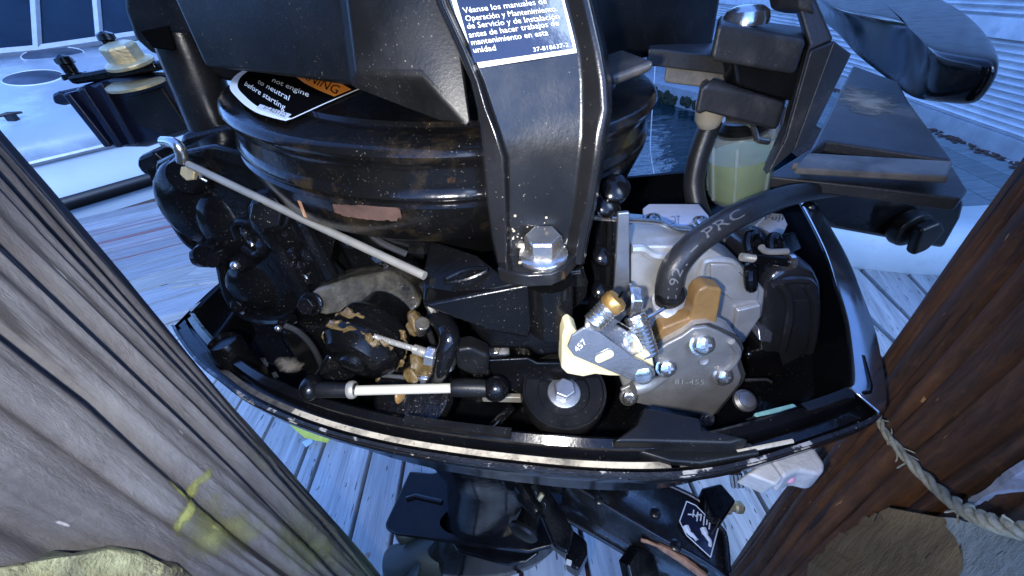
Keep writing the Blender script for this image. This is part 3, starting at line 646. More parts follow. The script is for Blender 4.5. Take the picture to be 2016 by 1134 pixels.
# worn patches on the wheel's flank: bent to its curve
def flank(x0, x1, dz0, dz1, r, name, m, wob=.0):
    a0 = V(x0, 300, .2) - fc; a1 = V(x1, 300, .2) - fc; 
    def ang(px):   # angle on the rim whose picture column is px
        best = min((k for k in range(0, 3600, 4) if frontal(k / 10)), key=lambda k: abs(colx(k / 10) - px)); return math.radians(best / 10)
    def colx(deg):
        p = fc + UPZ * fz0 - fax_ * .02 + (FU * math.cos(math.radians(deg)) + FV * math.sin(math.radians(deg))) * r; q = ROT.transposed() @ (p - CAM); return 1008 + FPX * q.x / -q.z
    def frontal(deg): return (FU * math.cos(math.radians(deg)) + FV * math.sin(math.radians(deg))).y < -.15
    A0, A1 = ang(x0), ang(x1); n_ = 14; rows = []
    for dz in (dz0, dz0 * .7 + dz1 * .3, dz0 * .3 + dz1 * .7, dz1):
        rows.append([fc + UPZ * fz0 + (FU * math.cos(A0 + (A1 - A0) * k / n_) + FV * math.sin(A0 + (A1 - A0) * k / n_)) * r + fax_ * (dz + wob * noise.noise(Vector((k * .9, dz * 400, 2)))) for k in range(n_ + 1)])
    return B().grid(rows).done(name, m, fw_)
flank(640, 780, -.0375, -.0295, fr_ - .0012, 'rust_patch', 'rust_patch_s', .0004)
flank(540, 880, -.0205, -.0105, fr_ - .0034, 'rust_smear', 'rust_smear_s', .0004)
flank(562, 570, -.046, -.036, fr_ - .0028, 'rust_chip', 'copper_rust', .001)
# warning label printed on the wheel's face
zt = fz0 + .0025
def Wc(x, y, z):            # on the wheel's face, never past its rim
    c_ = fc + UPZ * fz0 + fax_ * (z - zt + .0025); p = FP(x, y, z - zt + .0025); d = p - c_; k = min(1, (fr_ - .006) / max(d.length, 1e-6)); return c_ + d * k
lab = B().face([Wc(x, y, zt + .0002) for x, y in ((425, 95), (444, 140), (452, 168), (470, 196), (500, 219), (530, 230), (560, 237), (632, 205), (705, 176), (640, 120), (560, 80))]).done('warning_label', 'print_black', fw_)
b = B(); edge = spline([Wc(x, y, zt + .0006) for x, y in ((430, 105), (444, 140), (452, 168), (470, 196), (500, 219), (530, 230), (562, 238))], 5)
edge += [Wc(632, 206, zt + .0006), Wc(706, 174, zt + .0006)]
cc = fc + UPZ * zt; ins = [p + (cc - p).normalized() * .0042 for p in edge]
b.loft([edge, ins], closed=False, cap=False); b.done('border', 'print_white', lab)
b = B()
def ptext(body, a, b2, hpx): # baseline a->b (pixels) on the face
    p0, p1 = FP(*a, .0032), FP(*b2, .0032); t = (p1 - p0); u = UPZ.cross(t).normalized()
    top = FP(a[0] + hpx[0], a[1] + hpx[1], .0032)
    mid = (p0 + p1) / 2; bow = 0
    text_into(b, body, lambda s, v, w_: p0 + t * s - u * (-bow * 4 * s * (1 - s)) * -1 + (top - p0) * v)
ptext('not engine', (534, 160), (607, 191), (5, -8))
ptext('to neutral', (506, 163), (568, 198), (5, -8))
ptext('before starting', (480, 167), (560, 217), (5, -8))
b.done('lettering', 'print_white', lab)
b = B(); b.face([Wc(x, y, zt + .0005) for x, y in ((556, 124), (578, 148), (600, 164), (628, 178), (658, 190), (692, 176), (650, 152), (600, 124))]); orange = b.done('orange_band', 'print_orange', lab)
b = B(); ptext('WARNING', (560, 137), (662, 186), (13, -11)); b.done('lettering', 'print_black', lab)
B().face([Wc(x, y, zt + .0006) for x, y in ((504, 213), (512, 205), (574, 225), (562, 235))]).done('part_number_box', 'print_grey', lab)
b = B(); ptext('37-825122', (516, 213), (560, 230), (6, -6)); b.done('lettering', 'print_black', lab)
# ------------------------------------------------------------------ recoil starter housing
zb_ = .966
HB = .012
def hz_(x, y): q = fc + UPZ * fz0 + fax_ * HB; return Vector((x, y, q.z - (fax_.x * (x - q.x) + fax_.y * (y - q.y)) / fax_.z))
lp = [FP(x, y, HB) for x, y in ((404, 133), (573, 154), (700, 173), (800, 190), (900, 190), (1050, 170), (1180, 132), (1201, 126), (1290, 113), (1400, 96))] + [hz_(.20, .40), hz_(.14, .46), hz_(.0, .49), hz_(-.12, .48), hz_(-.19, .43)]
print('LP', [tuple(round(c, 3) for c in p) for p in lp])
def up_to(L, z, f=1.0): return [Vector((cen.x + (p.x - cen.x) * f, .32 + (p.y - .32) * f, z)) for p in L]
rec = B().loft([lp, up_to(lp, 1.045, .985), up_to(lp, 1.06, .93)]).done('recoil_housing', 'plastic_black', mot, bev=.003)
# flared corner where the housing meets the arm
B().loft([[V(690, 172, .21), V(700, 148, .186), V(833, 150, .176), V(935, 262, .169), V(870, 238, .172)], [V(664, -40, .22), V(676, -40, .19), V(792, -40, .182), V(892, -40, .184), V(880, -40, .21)]]).done('flare', 'plastic_black', rec, bev=.002)
# rear end cap; its recess is shade laid on as a black plate
B().prism(vp([(262, 76), (241, 17), (236, -60), (420, -60), (500, -60), (505, 168), (440, 160), (400, 141), (345, 112), (296, 108)], .33), (0, .05, 0)).done('end_cap', 'plastic_black', rec, bev=.004)
B().prism(vp([(275, 62), (330, 50), (345, 100), (300, 95)], .3135), (0, .0025, 0)).done('end_recess_shade', 'print_black', rec, bev=.001)
# rear post carrying the housing
B().tube([V(352, 60, .335), V(432, 268, .335)], [.0175, .0185], 24).done('rear_post', 'dusty_black', rec)
B().prism(vp([(352, 262), (470, 240), (476, 290), (380, 336), (340, 320)], .315), (0, .05, 0)).done('rear_foot', 'gloss_black', mot, bev=.006)
# ------------------------------------------------------------------ mounting arm with the service label
arm_rows = []   # each row: left outer, left crest, left inner, right inner, right crest, right outer  with Y
rows = [(-60, .178, 838, 852, 862, 1100, 1150, 1160), (10, .174, 860, 874, 884, 1118, 1166, 1176), (100, .169, 900, 916, 924, 1140, 1186, 1196), (160, .166, 925, 941, 950, 1146, 1196, 1204), (215, .164, 938, 958, 968, 1147, 1199, 1205), (265, .161, 944, 978, 985, 1145, 1190, 1198), (310, .160, 948, 992, 999, 1141, 1184, 1190), (400, .159, 956, 996, 1002, 1130, 1170, 1175), (470, .158, 966, 997, 1003, 1118, 1155, 1160), (522, .157, 978, 999, 1004, 1108, 1146, 1150)]
L = []
for y, Y, lo, lc, li, ri, rc_, ro in rows:
    L.append([V(lo, y, Y + .006), V(lo + 3, y, Y - .004), V(lc, y, Y - .0065), V(li, y, Y - .001), V((li * 2 + ri) / 3, y, Y), V((li + 2 * ri) / 3, y, Y), V(ri, y, Y - .001), V(rc_ - 14, y, Y - .006), V(rc_, y, Y - .0062), V(ro, y, Y + .006), V(ro - 5, y, Y + .014), V(lo + 5, y, Y + .014)])
arm = B().loft(L).done('mounting_arm', 'dusty_black', mot, bev=.0012, smooth=50)
# foot and flange bolt
zf = V(1040, 520, .148).z
ftop = [V(984, 520, .157), W(978, 527, zf), W(1000, 536, zf), W(1040, 541, zf), W(1085, 538, zf), W(1112, 527, zf), W(1130, 506, zf), W(1152, 480, zf), V(1140, 440, .163), V(990, 440, .163)]
ftop = [Vector((p.x, p.y, zf)) for p in ftop]
foot = B().prism(ftop, (0, 0, -.0075)).done('foot', 'dusty_black', arm, bev=.0015)
bc = W(1070, 505, zf + .0002)
hexbolt(bc, (0, -.12, 1), .0088, .0125, 'steel', 'bolt', arm, 1.32, .35)
# sand grains at the foot
gb = B(); rg = random.Random(5)
for k in range(90):
    x, y = rg.gauss(1050, 38), rg.gauss(488, 26)
    if 1006 < x < 1120 and y < 522: gb.ball(W(x, y, zf + .0003) if y > 470 else V(x, y, .1575), rg.uniform(.0003, .0008), 5, 3)
mat('sand', (.40, .34, .24), .9, 0, .4, 300)
o = gb.done('sand', 'sand', arm); o['kind'] = 'stuff'
B().grid([[W(1003 + 122 * i / 8, 470 + 55 * j / 8, zf + .0003) for i in range(9)] for j in range(9)]).done('sand_film', 'sand_film', arm)
# service label: blue-black film, white border, Spanish text
def AS(x, y):            # point on the arm's sloped face
    for (y0, Y0, *_), (y1, Y1, *_) in zip(rows, rows[1:]):
        if y0 <= y <= y1: return V(x, y, Y0 + (Y1 - Y0) * (y - y0) / (y1 - y0) - .0006)
    return V(x, y, rows[-1][1])
def patch(pts4, name, m, lift, n=10, parent=None):
    (x0, y0), (x1, y1), (x2, y2), (x3, y3) = pts4; b = B(); g = []
    for j in range(n + 1):
        t = j / n; a = (x0 + (x3 - x0) * t, y0 + (y3 - y0) * t); c = (x1 + (x2 - x1) * t, y1 + (y2 - y1) * t); row = []
        for i in range(n + 1):
            s = i / n; p = AS(a[0] + (c[0] - a[0]) * s, a[1] + (c[1] - a[1]) * s); row.append(p + TOCAM(p) * lift)
        g.append(row)
    return b.loft(g, closed=False, cap=False).done(name, m, parent or arm, smooth=60)
lbl = patch([(875, -50), (1102, -50), (1140, 103), (928, 136)], 'service_label', 'print_white', .0004)
lbf = patch([(884, -50), (1094, -50), (1129, 96), (934, 124)], 'label_film', 'label_navy', .0008, parent=arm)
b = B()
def ltext(body, a, c, h):
    def fn(u, v, w_):
        x = a[0] + (c[0] - a[0]) * u + h[0] * v; y = a[1] + (c[1] - a[1]) * u + h[1] * v; p = AS(x, y); return p + TOCAM(p) * .0011
    text_into(b, body, fn)
for body, a, c in [('Véanse los manuales de', (913, 26), (1077, 7)), ('Operación y Mantenimiento.', (917, 42), (1098, 22)), ('de Servicio y de Instalación', (920, 57), (1102, 37)), ('antes de hacer trabajos de', (924, 74), (1101, 50)), ('mantenimiento en esta', (928, 89), (1080, 69)), ('unidad', (932, 104), (977, 99))]:
    ltext(body, a, c, (-3.4, -11.5))
ltext('37-818637-2', (1050, 102), (1120, 92), (-2, -8.5))
b.done('label_text', 'print_white', arm)
# right shoulder of the flywheel guard seen beyond the arm
B().prism(vp([(1200, 150), (1290, 118), (1286, 140), (1205, 172)], .20), (0, .05, .0)).done('guard_rib', 'rubber', rec, bev=.003)
# ------------------------------------------------------------------ engine block
blk = B().prism(vp([(470, 300), (700, 420), (960, 470), (1190, 440), (1215, 350), (1235, 640), (1120, 720), (960, 700), (820, 730), (640, 690), (580, 620)], .262), (0, .16, 0)).done('engine_block', 'casting_black', mot, bev=.006)
B().prism([Vector((-.20, .24, .70)), Vector((.12, .24, .70)), Vector((.12, .42, .70)), Vector((-.20, .42, .70))], (0, 0, .10)).done('crankcase', 'wet_black', mot, bev=.012)
hpts = [(345, 300), (306, 318), (303, 332), (316, 360), (328, 372), (332, 398), (340, 424), (356, 452), (376, 477), (402, 493), (424, 503), (436, 525), (442, 556), (452, 585), (468, 608), (488, 624), (530, 632), (570, 630), (592, 594), (640, 560), (660, 470), (560, 360), (480, 300), (420, 285)]
hY = lambda x: .235 + (600 - x) / 300 * .04
head = B().prism([V(x, y, hY(x)) for x, y in hpts], (.0, .045, .0)).done('cylinder_head_cover', 'casting_black', mot, bev=.005, seg=3)
B().tube([V(x + 2, y + 1, hY(x) - .001) for x, y in hpts[2:18]], .0042, 10, 4).done('cover_rim', 'gloss_black', head)
B().tube([V(x + 26, y - 10, hY(x) - .0005) for x, y in hpts[3:15]], .0028, 8, 4).done('inner_rim', 'gloss_black', head)
# bosses, ribs and bolts on the cover
def boss(x, y, Y, r, h, m='gloss_black', ax=(0, -1, .25), par=None, name='boss'):
    return B().lathe(V(x, y, Y) - Vector(ax).normalized() * .004, ax, [(r * 1.15, 0), (r, h * .7), (r * .8, h), (r * .45, h)], 24).done(name, m, par or head)
boss(375, 345, .262, .012, .012); boss(418, 498, .252, .010, .012); boss(438, 500, .251, .007, .016); boss(484, 511, .249, .0065, .014, 'gloss_black'); boss(566, 633, .237, .0055, .012)
B().ball(V(484, 511, .247) + Vector((0, -.012, .003)), .0032).done('bolt', 'steel', head)
B().ball(V(563, 633, .236) + Vector((0, -.011, .003)), .0026).done('bolt', 'steel', head)
boss(400, 505, .262, .008, .010, 'gloss_black', (-1, -.2, .1)); B().ball(V(394, 502, .262), .004).done('bolt', 'copper_rust', head)
hexbolt(V(536, 420, .232), (.25, -1, .35), .0098, .012, 'gloss_black', 'bolt', head, 1.2)
for pts_, r_ in (([(515, 415), (560, 500), (600, 580)], .006), ([(575, 400), (612, 470), (650, 545)], .006), ([(545, 395), (590, 372), (625, 402)], .006), ([(470, 470), (462, 445), (480, 437), (510, 450), (525, 480), (505, 500), (480, 488)], .003)):
    B().tube([V(x, y, hY(x) - .002) for x, y in pts_], r_, 10, 5).done('rib', 'gloss_black', head)
for (x, y) in ((487, 458), (500, 478), (518, 488), (560, 470), (580, 498), (565, 455), (605, 548), (596, 528)):
    B().ball(V(x, y, hY(x) - .001), (.005, .004, .006), 10, 6).jitter(.0015, 300).done('casting_lump', 'wet_black', head)
B().prism([V(x, y, .242) for x, y in ((600, 400), (640, 395), (830, 500), (835, 640), (700, 560), (650, 470))], (0, .03, 0)).done('cylinder_wall', 'casting_black', blk, bev=.008)
for (x, y, rx, ry) in ((402, 405, .030, .034), (515, 560, .026, .024), (560, 440, .022, .026), (450, 440, .02, .026)):
    B().ball(V(x, y, hY(x) + .006), (rx, ry, .012), 28, 14, (0, -1, .1)).done('cover_bulge', 'casting_black', head)
for (x, y, r) in ((352, 388, .0045), (470, 600, .0045), (620, 420, .0055), (655, 452, .005), (612, 500, .0045), (640, 590, .005), (690, 470, .005), (585, 372, .006), (745, 505, .0045)):
    hexbolt(V(x, y, hY(min(x, 640)) - .004), (.2, -1, .4), r, r * 1.1, 'gloss_black', 'bolt', head, 1.35)
for pts_ in ([(640, 440), (700, 478), (760, 520), (800, 560)], [(600, 455), (650, 520), (690, 560)], [(700, 440), (770, 480), (836, 500)]):
    B().tube([V(x, y, .236) for x, y in pts_], .004, 10, 5).done('rib', 'gloss_black', blk)
for pts_, m__ in (([(590, 350), (640, 372), (700, 420), (740, 470), (800, 500)], 'hose'), ([(560, 640), (590, 655), (620, 690), (640, 740)], 'hose'), ([(830, 560), (850, 600), (842, 640), (858, 690)], 'hose')):
    B().tube([V(x, y, .214 if x < 700 else .205) for x, y in pts_], .0022, 8, 6).done('wire', m__, mot)
# fastener and ear at the rear top, with the hooked link
B().prism(vp([(268, 310), (300, 296), (330, 322), (340, 350), (318, 356), (280, 345), (266, 328)], .29), (0, .03, 0)).done('rear_ear', 'gloss_black', mot, bev=.006)
B().tube([V(323, 279, .262), V(340, 281, .258), V(352, 290, .255), V(358, 305, .255), V(360, 320, .255)], .0034, 12, 5).done('link_hook', 'steel', mot)
B().tube([V(372, 324, .252), V(600, 433, .212), V(836, 543, .168)], .0024, 12).done('link_rod', 'rod_grey', mot)
hexbolt(V(382, 340, .258), (0, -1, .3), .005, .006, 'brass_pale', 'bolt', mot, 1.2)
B().tube([V(395, 335, .25), V(396, 350, .25), V(408, 357, .25)], .001, 6).done('cotter_pin', 'steel', mot)
# ------------------------------------------------------------------ ignition coil pack with brass bolts, rear top
coil = B().prism(vp([(140, 175), (215, 150), (330, 150), (395, 255), (285, 292), (215, 292), (150, 215)], .40), (0, .05, 0)).done('coil_pack', 'coil_blue', mot, bev=.005)
for p0, p1 in (((120, 185), (205, 292)), ((150, 175), (228, 293)), ((185, 165), (255, 288))):
    B().prism(vp([p0, (p0[0] + 14, p0[1] - 3), (p1[0] + 14, p1[1] - 3), p1], .392), (0, .012, 0)).done('fin', 'coil_blue', coil, bev=.002)
B().prism(vp([(98, 185), (115, 178), (140, 200), (125, 210), (103, 205)], .40), (0, .03, 0)).done('lug', 'coil_blue', coil, bev=.003)
B().prism(vp([(246, 195), (318, 172), (372, 255), (330, 268), (268, 245)], .396), (0, .006, 0)).done('coil_plate', 'plastic_black', coil, bev=.001)
B().lathe(V(270, 160, .40), (0, -.15, 1), [(.024, -.002), (.024, 0), (.020, .001)], 32).done('washer', 'brass_pale', coil)
B().prism(vp([(125, 150), (190, 138), (300, 120), (312, 140), (210, 158), (140, 168)], .40), (0, .03, .0)).done('ground_strap', 'satin_black', coil, bev=.003)
hexbolt(V(259, 128, .40), (0, -.2, 1), .0135, .016, 'brass_pale', 'bolt', coil, 1.35)
for x, y in ((150, 140), (232, 96)):
    B().lathe(V(x, y + 14, .41), UPZ, [(.009, 0), (.009, .004), (.005, .005), (.005, .011), (.0065, .012), (.006, .016), (.002, .018)], 16).jitter(.001, 200).done('terminal', 'satin_black', coil)
B().tube([V(235, 100, .42), V(258, 88, .43)], .0018, 8).done('terminal_wire', 'steel', coil)
# ------------------------------------------------------------------ shift control: greased cam drum with cables
sh = B().prism([V(x, y, Y) for x, y, Y in ((596, 592, .212), (622, 568, .216), (690, 548, .22), (765, 532, .222), (812, 560, .214), (830, 600, .206), (800, 632, .196), (720, 610, .20), (640, 622, .20), (606, 614, .206))], (0, .03, -.008)).done('control_bracket', 'grease_film', mot, bev=.003)
hexbolt(V(614, 598, .206), (-.1, -1, .5), .0062, .008, 'gloss_black', 'bolt', sh, 1.3)
B().prism([V(x, y, Y) for x, y, Y in ((712, 600, .196), (785, 612, .192), (800, 655, .185), (790, 700, .18), (735, 660, .183), (700, 640, .19))], (0, .03, -.01)).done('bracket_web', 'grease_film', sh, bev=.003)
dA_ = V(768, 606, .206); dc = V(702, 704, .168); dax = (dc - dA_).normalized(); dL = (dc - dA_).length
drum = B().lathe(dc, dax, [(.016, -dL), (.019, -dL * .7), (.021, -.026), (.0235, -.024), (.0240, -.021), (.0205, -.0195), (.0205, -.017), (.0245, -.0155), (.0248, -.0125), (.021, -.011), (.021, -.009), (.0245, -.0075), (.0240, -.003), (.0205, .0), (.0185, .003), (.0125, .0045), (.012, .002), (.0085, .002), (.0075, .007), (.0045, .0085)], 64).done('cam_drum', 'satin_black', mot, smooth=40)
du, dvv, da = fr(dax)
rg = random.Random(11)
for k in range(22):
    a = rg.uniform(0, 6.28); r = rg.uniform(.0225, .0250); c = dc + da * rg.uniform(-.020, -.003) + (du * math.cos(a) + dvv * math.sin(a)) * r
    tn = (-du * math.sin(a) + dvv * math.cos(a))
    B().tube([c - tn * rg.uniform(.004, .010), c, c + tn * rg.uniform(.004, .010) + da * rg.uniform(-.002, .002)], [.0008, rg.uniform(.0012, .0026), .0008], 7, 4).jitter(.0016, 260).done('grease_smear', 'grease', drum)
for (x, y, Y, r) in ((817, 632, .176, .006), (812, 645, .174, .005), (822, 715, .168, .006), (815, 735, .166, .007), (838, 728, .165, .005), (745, 742, .17, .003), (848, 720, .163, .004), (690, 660, .178, .004)):
    B().ball(V(x, y, Y), (r * 1.2, r * .7, r), 12, 8).jitter(.003, 180).done('grease_lump', 'grease', mot)
B().ball(V(788, 778, .165), (.006, .003, .005), 12, 8).jitter(.002, 200).done('grease_lump', 'amber', mot)
B().tube([V(826, 650, .176), V(832, 636, .170)], .0045, 12).done('stop_pin', 'grease_film', mot, bev=.001)
B().prism([V(x, y, .172) for x, y in ((640, 700), (690, 715), (700, 745), (640, 770), (606, 775), (612, 750))], (0, .012, -.004)).done('drum_lever', 'wet_black', drum, bev=.003)
ca = B(); pA, pB = V(735, 662, .166), V(838, 694, .163)
for s_ in range(3):
    u_, v_, t_ = fr(pB - pA)
    ca.tube([pA.lerp(pB, i / 60) + .0009 * (math.cos(2 * math.pi * (s_ / 3 + i / 8)) * u_ + math.sin(2 * math.pi * (s_ / 3 + i / 8)) * v_) for i in range(61)], .0010, 6)
ca.done('shift_cable', 'rod_grey', mot)
B().tube([V(745, 738, .168), V(850, 748, .160)], .0014, 8).done('shift_cable', 'steel', mot)
B().helix(V(815, 687, .165), V(842, 696, .162), .0024, .0007, 8).done('cable_thread', 'rod_grey', mot)
def nut(x, y, Y, r, h, ax, m='zinc', name='nut'):
    c = V(x, y, Y); return B().hexa(c - Vector(ax).normalized() * h / 2, ax, r, h, .3).done(name, m, mot, bev=r * .08)
nut(849, 701, .160, .0062, .006, (1, -.25, -.25)); nut(884, 710, .157, .0068, .007, (1, -.25, -.2), 'steel'); nut(838, 745, .160, .004, .005, (1, -.2, -.1))
B().tube([V(862, 622, .172), V(878, 645, .165), V(884, 668, .158), V(876, 700, .154), V(866, 735, .154), V(845, 768, .156)], [.0062, .0062, .006, .0055, .005, .004], 14, 6).done('cable_bracket', 'gloss_black', mot)
B().prism(vp([(895, 690), (925, 685), (965, 702), (962, 738), (930, 742), (898, 728)], .155), (0, .012, 0)).done('cable_end_block', 'plastic_black', mot, bev=.003)
B().lathe(V(815, 775, .168), (0, -.5, .85), [(.026, -.01), (.027, 0), (.024, .003), (.010, .003)], 40).done('base_disc', 'wet_black', mot)
# throttle link: white rod with two ball sockets
B().tube([V(692, 769, .148), V(893, 764, .148)], .0029, 14).done('throttle_rod', 'white_rod', mot)
B().tube([V(605, 766, .150), V(625, 767, .149), V(688, 768, .148), V(700, 769, .148)], [.0052, .0046, .0044, .0044], 14).done('rod_socket', 'plastic_black', mot)
B().lathe(V(686, 768, .148), (1, 0, 0), [(.0046, 0), (.0052, .001), (.0052, .003), (.0046, .004)], 16).done('ferrule', 'rod_grey', mot)
B().tube([V(889, 764, .148), V(900, 763, .148), V(945, 764, .147), V(965, 766, .146)], [.0050, .0056, .0056, .005], 14).done('rod_socket', 'plastic_black', mot)
B().ball(V(976, 765, .146), .0078).done('ball_joint', 'satin_black', mot)
B().ball(V(612, 763, .150), (.008, .006, .0065)).done('ball_joint', 'satin_black', mot)
# ------------------------------------------------------------------ throttle cam disc
tz = .800; tcn = W(1110, 768, tz); tr = .0265
disc = B().lathe(tcn, (.05, -.22, 1), [(tr * .9, -.012), (tr, -.010), (tr, .0005), (tr * .97, .002), (tr * .93, .002), (tr * .91, .0005), (tr * .62, -.0005), (tr * .60, -.002), (.008, -.0025)], 72).done('cam_disc', 'plastic_black', mot, smooth=40)
hexbolt(tcn - UPZ * .003, (.05, -.22, 1), .0070, .008, 'zinc_dark', 'bolt', disc, 1.5)
for a in (-.2, .25, .75):
    c = tcn + Vector((math.cos(a + 1.2) * tr * .76, math.sin(a + 1.2) * tr * .76, .0015)); B().box(c, (.004, .0022, .0016), a + 2.8).done('tooth', 'plastic_black', disc, bev=.0006)
B().prism([V(x, y, Y) for x, y, Y in ((895, 690, .168), (925, 690, .168), (965, 706, .166), (1040, 702, .166), (1058, 712, .164), (1150, 712, .162), (1185, 745, .158), (1190, 790, .155), (1090, 800, .155), (1030, 780, .156), (985, 760, .158), (960, 725, .164), (900, 720, .166))], (0, .008, -.006)).done('cam_lever', 'satin_black', mot, bev=.002)
B().prism([V(x, y, .162) for x, y in ((948, 782), (1026, 783), (1028, 794), (950, 792))], (0, .004, 0)).done('wear_strip', 'rod_grey', mot, bev=.001)
B().lathe(V(972, 692, .19), (0, -.5, 1), [(.011, -.004), (.011, 0), (.009, .001), (.006, .001)], 24).done('stud_washer', 'zinc_dark', mot)
hexbolt(V(972, 688, .19), (0, -.5, 1), .006, .006, 'steel', 'bolt', mot, 0)
B().prism([V(x, y, Y) for x, y, Y in ((905, 620, .18), (1075, 610, .18), (1120, 650, .172), (1115, 700, .168), (1060, 705, .168), (1040, 690, .17), (960, 690, .172))], (0, .03, -.01)).done('throttle_housing', 'satin_black', mot, bev=.004)
# ------------------------------------------------------------------ starter interlock below the arm's foot
B().prism([V(x, y, Y) for x, y, Y in ((846, 470, .195), (938, 500, .172), (985, 536, .158), (1042, 556, .150), (832, 602, .156), (830, 545, .172))], (0, .006, -.012)).done('interlock_top', 'satin_black', mot, bev=.002)
B().prism([V(x, y, .1505) for x, y in ((828, 602), (1034, 562), (1060, 560), (1058, 618), (1042, 668), (960, 652), (905, 632))], (0, .022, 0)).done('interlock_face', 'satin_black', mot, bev=.0022)
B().tube([V(878, 548, .160), V(915, 532, .163), V(960, 530, .160), V(925, 548, .157), V(880, 556, .158), V(876, 551, .160)], .0012, 8, 4).done('interlock_rib', 'satin_black', mot)
B().lathe(V(1084, 610, .152), UPZ, [(.0115, -.012), (.0115, .02)], 28).done('arm_boss', 'satin_black', mot)
B().prism([V(x, y, .165) for x, y in ((1112, 535), (1150, 530), (1160, 560), (1156, 590), (1100, 640), (1110, 590))], (0, .02, 0)).done('block_lug', 'satin_black', mot, bev=.003)
B().prism([V(x, y, .1645) for x, y in ((1118, 540), (1146, 536), (1150, 566), (1118, 566))], (0, .002, 0)).done('lug_face', 'plastic_black', mot, bev=.001)
# ------------------------------------------------------------------ manifold flange between block and carburettor
B().prism(vp([(1192, 375), (1222, 350), (1226, 420), (1222, 520), (1215, 640), (1160, 660), (1168, 480), (1180, 410)], .205), (0, .04, 0)).done('manifold_flange', 'gloss_black', mot, bev=.004)
for x, y in ((1193, 400), (1190, 500), (1186, 570), (1212, 372)):
    B().lathe(V(x, y, .203), (0, -.7, .7), [(.008, -.004), (.008, .002), (.005, .004)], 20).done('flange_boss', 'gloss_black', mot)
B().prism(vp([(1199, 372), (1207, 370), (1199, 640), (1190, 640)], .201), (0, .004, 0)).done('gasket_edge', 'plastic_black', mot)
B().tube([V(1216, 305, .25), V(1212, 345, .25)], .0028, 10).done('stud', 'gloss_black', mot)
# ------------------------------------------------------------------ carburettor
carb = B().prism(vp([(1242, 486), (1290, 484), (1396, 488), (1437, 512), (1470, 528), (1508, 572), (1501, 622), (1466, 676), (1420, 690), (1290, 690), (1240, 640)], .196), (0, .03, 0)).done('carburettor', 'cast_alu', mot, bev=.002, seg=2)
B().prism(vp([(1242, 470), (1250, 450), (1400, 462), (1440, 458), (1545, 465), (1510, 520), (1437, 512), (1396, 500)], .262), (0, .03, 0)).done('upper_body', 'cast_alu', carb, bev=.003)
B().tube(vp([(1243, 490), (1265, 490), (1285, 502), (1330, 508)], .195), .003, 8, 4).done('casting_rib', 'cast_alu', carb)
B().tube(vp([(1380, 550), (1384, 520), (1395, 512), (1437, 514), (1455, 530)], .195), .0024, 8, 4).done('casting_rib', 'cast_alu', carb)
B().prism(vp([(1452, 612), (1500, 600), (1499, 624), (1466, 670), (1440, 680)], .192), (0, .004, 0)).done('casting_step', 'cast_alu', carb, bev=.0015)
B().prism(vp([(1400, 520), (1440, 520), (1496, 575), (1492, 592), (1440, 590), (1400, 560)], .1935), (0, .003, 0)).done('casting_step', 'cast_alu', carb, bev=.0012)
B().prism([V(x, y, Y) for x, y, Y in ((1490, 440, .25), (1514, 418, .262), (1543, 420, .262), (1553, 441, .25), (1543, 463, .245), (1488, 460, .245))], (0, .02, -.02)).done('cast_cap', 'cast_alu', carb, bev=.002)
b = B(); p0 = V(1503, 433, .2515); quad_text(b, 'Fuji', p0, V(1541, 434, .2515), V(1505, 422, .2515)); b.done('embossed_letters', 'zinc', carb)
tcp = B().prism([V(x, y, Y) for x, y, Y in ((1266, 410, .262), (1278, 401, .266), (1376, 401, .266), (1396, 425, .258), (1396, 468, .240), (1330, 482, .234), (1280, 472, .238), (1267, 456, .244))], (0, .001, -.0022)).done('cover_plate', 'zinc_plate', mot, bev=.0008)
panscrew(V(1284, 436, .2475), (.05, -.45, .9), .0052, 'steel', tcp); panscrew(V(1378, 440, .2465), (.05, -.45, .9), .0048, 'steel', tcp)
b = B(); quad_text(b, 'TC', V(1340, 441, .2468), V(1322, 441, .2468), V(1339, 424, .2535)); b.done('stamped_letters', 'zinc_dark', tcp)
B().tube([V(1168, 428, .20), V(1230, 433, .205), V(1290, 437, .212), V(1315, 446, .212), V(1335, 454, .212), V(1375, 455, .214)], .0017, 10, 5).done('choke_rod', 'steel', mot)
B().prism(vp([(1217, 420), (1240, 418), (1240, 560), (1234, 620), (1216, 640), (1204, 636), (1210, 560)], .186), (0, .003, 0)).done('lever_bar', 'zinc_dark', mot, bev=.0008)
nb = V(1250, 587, .172); B().hexa(nb - Vector((.004, 0, 0)), (1, -.15, -.05), .0078, .0075, .52).done('nut', 'steel', mot, bev=.0006)
B().lathe(nb + Vector((-.003, 0, 0)), (-1, .1, .05), [(.0095, 0), (.0095, .0015), (.006, .0018)], 24).done('washer', 'zinc', mot)
fit = B().lathe(V(1313, 612, .188), (.05, -.35, 1), [(.019, -.018), (.0185, -.004), (.0165, .002), (.013, .006), (.0125, .010), (.009, .012)], 36).done('hose_fitting', 'cast_alu', mot)
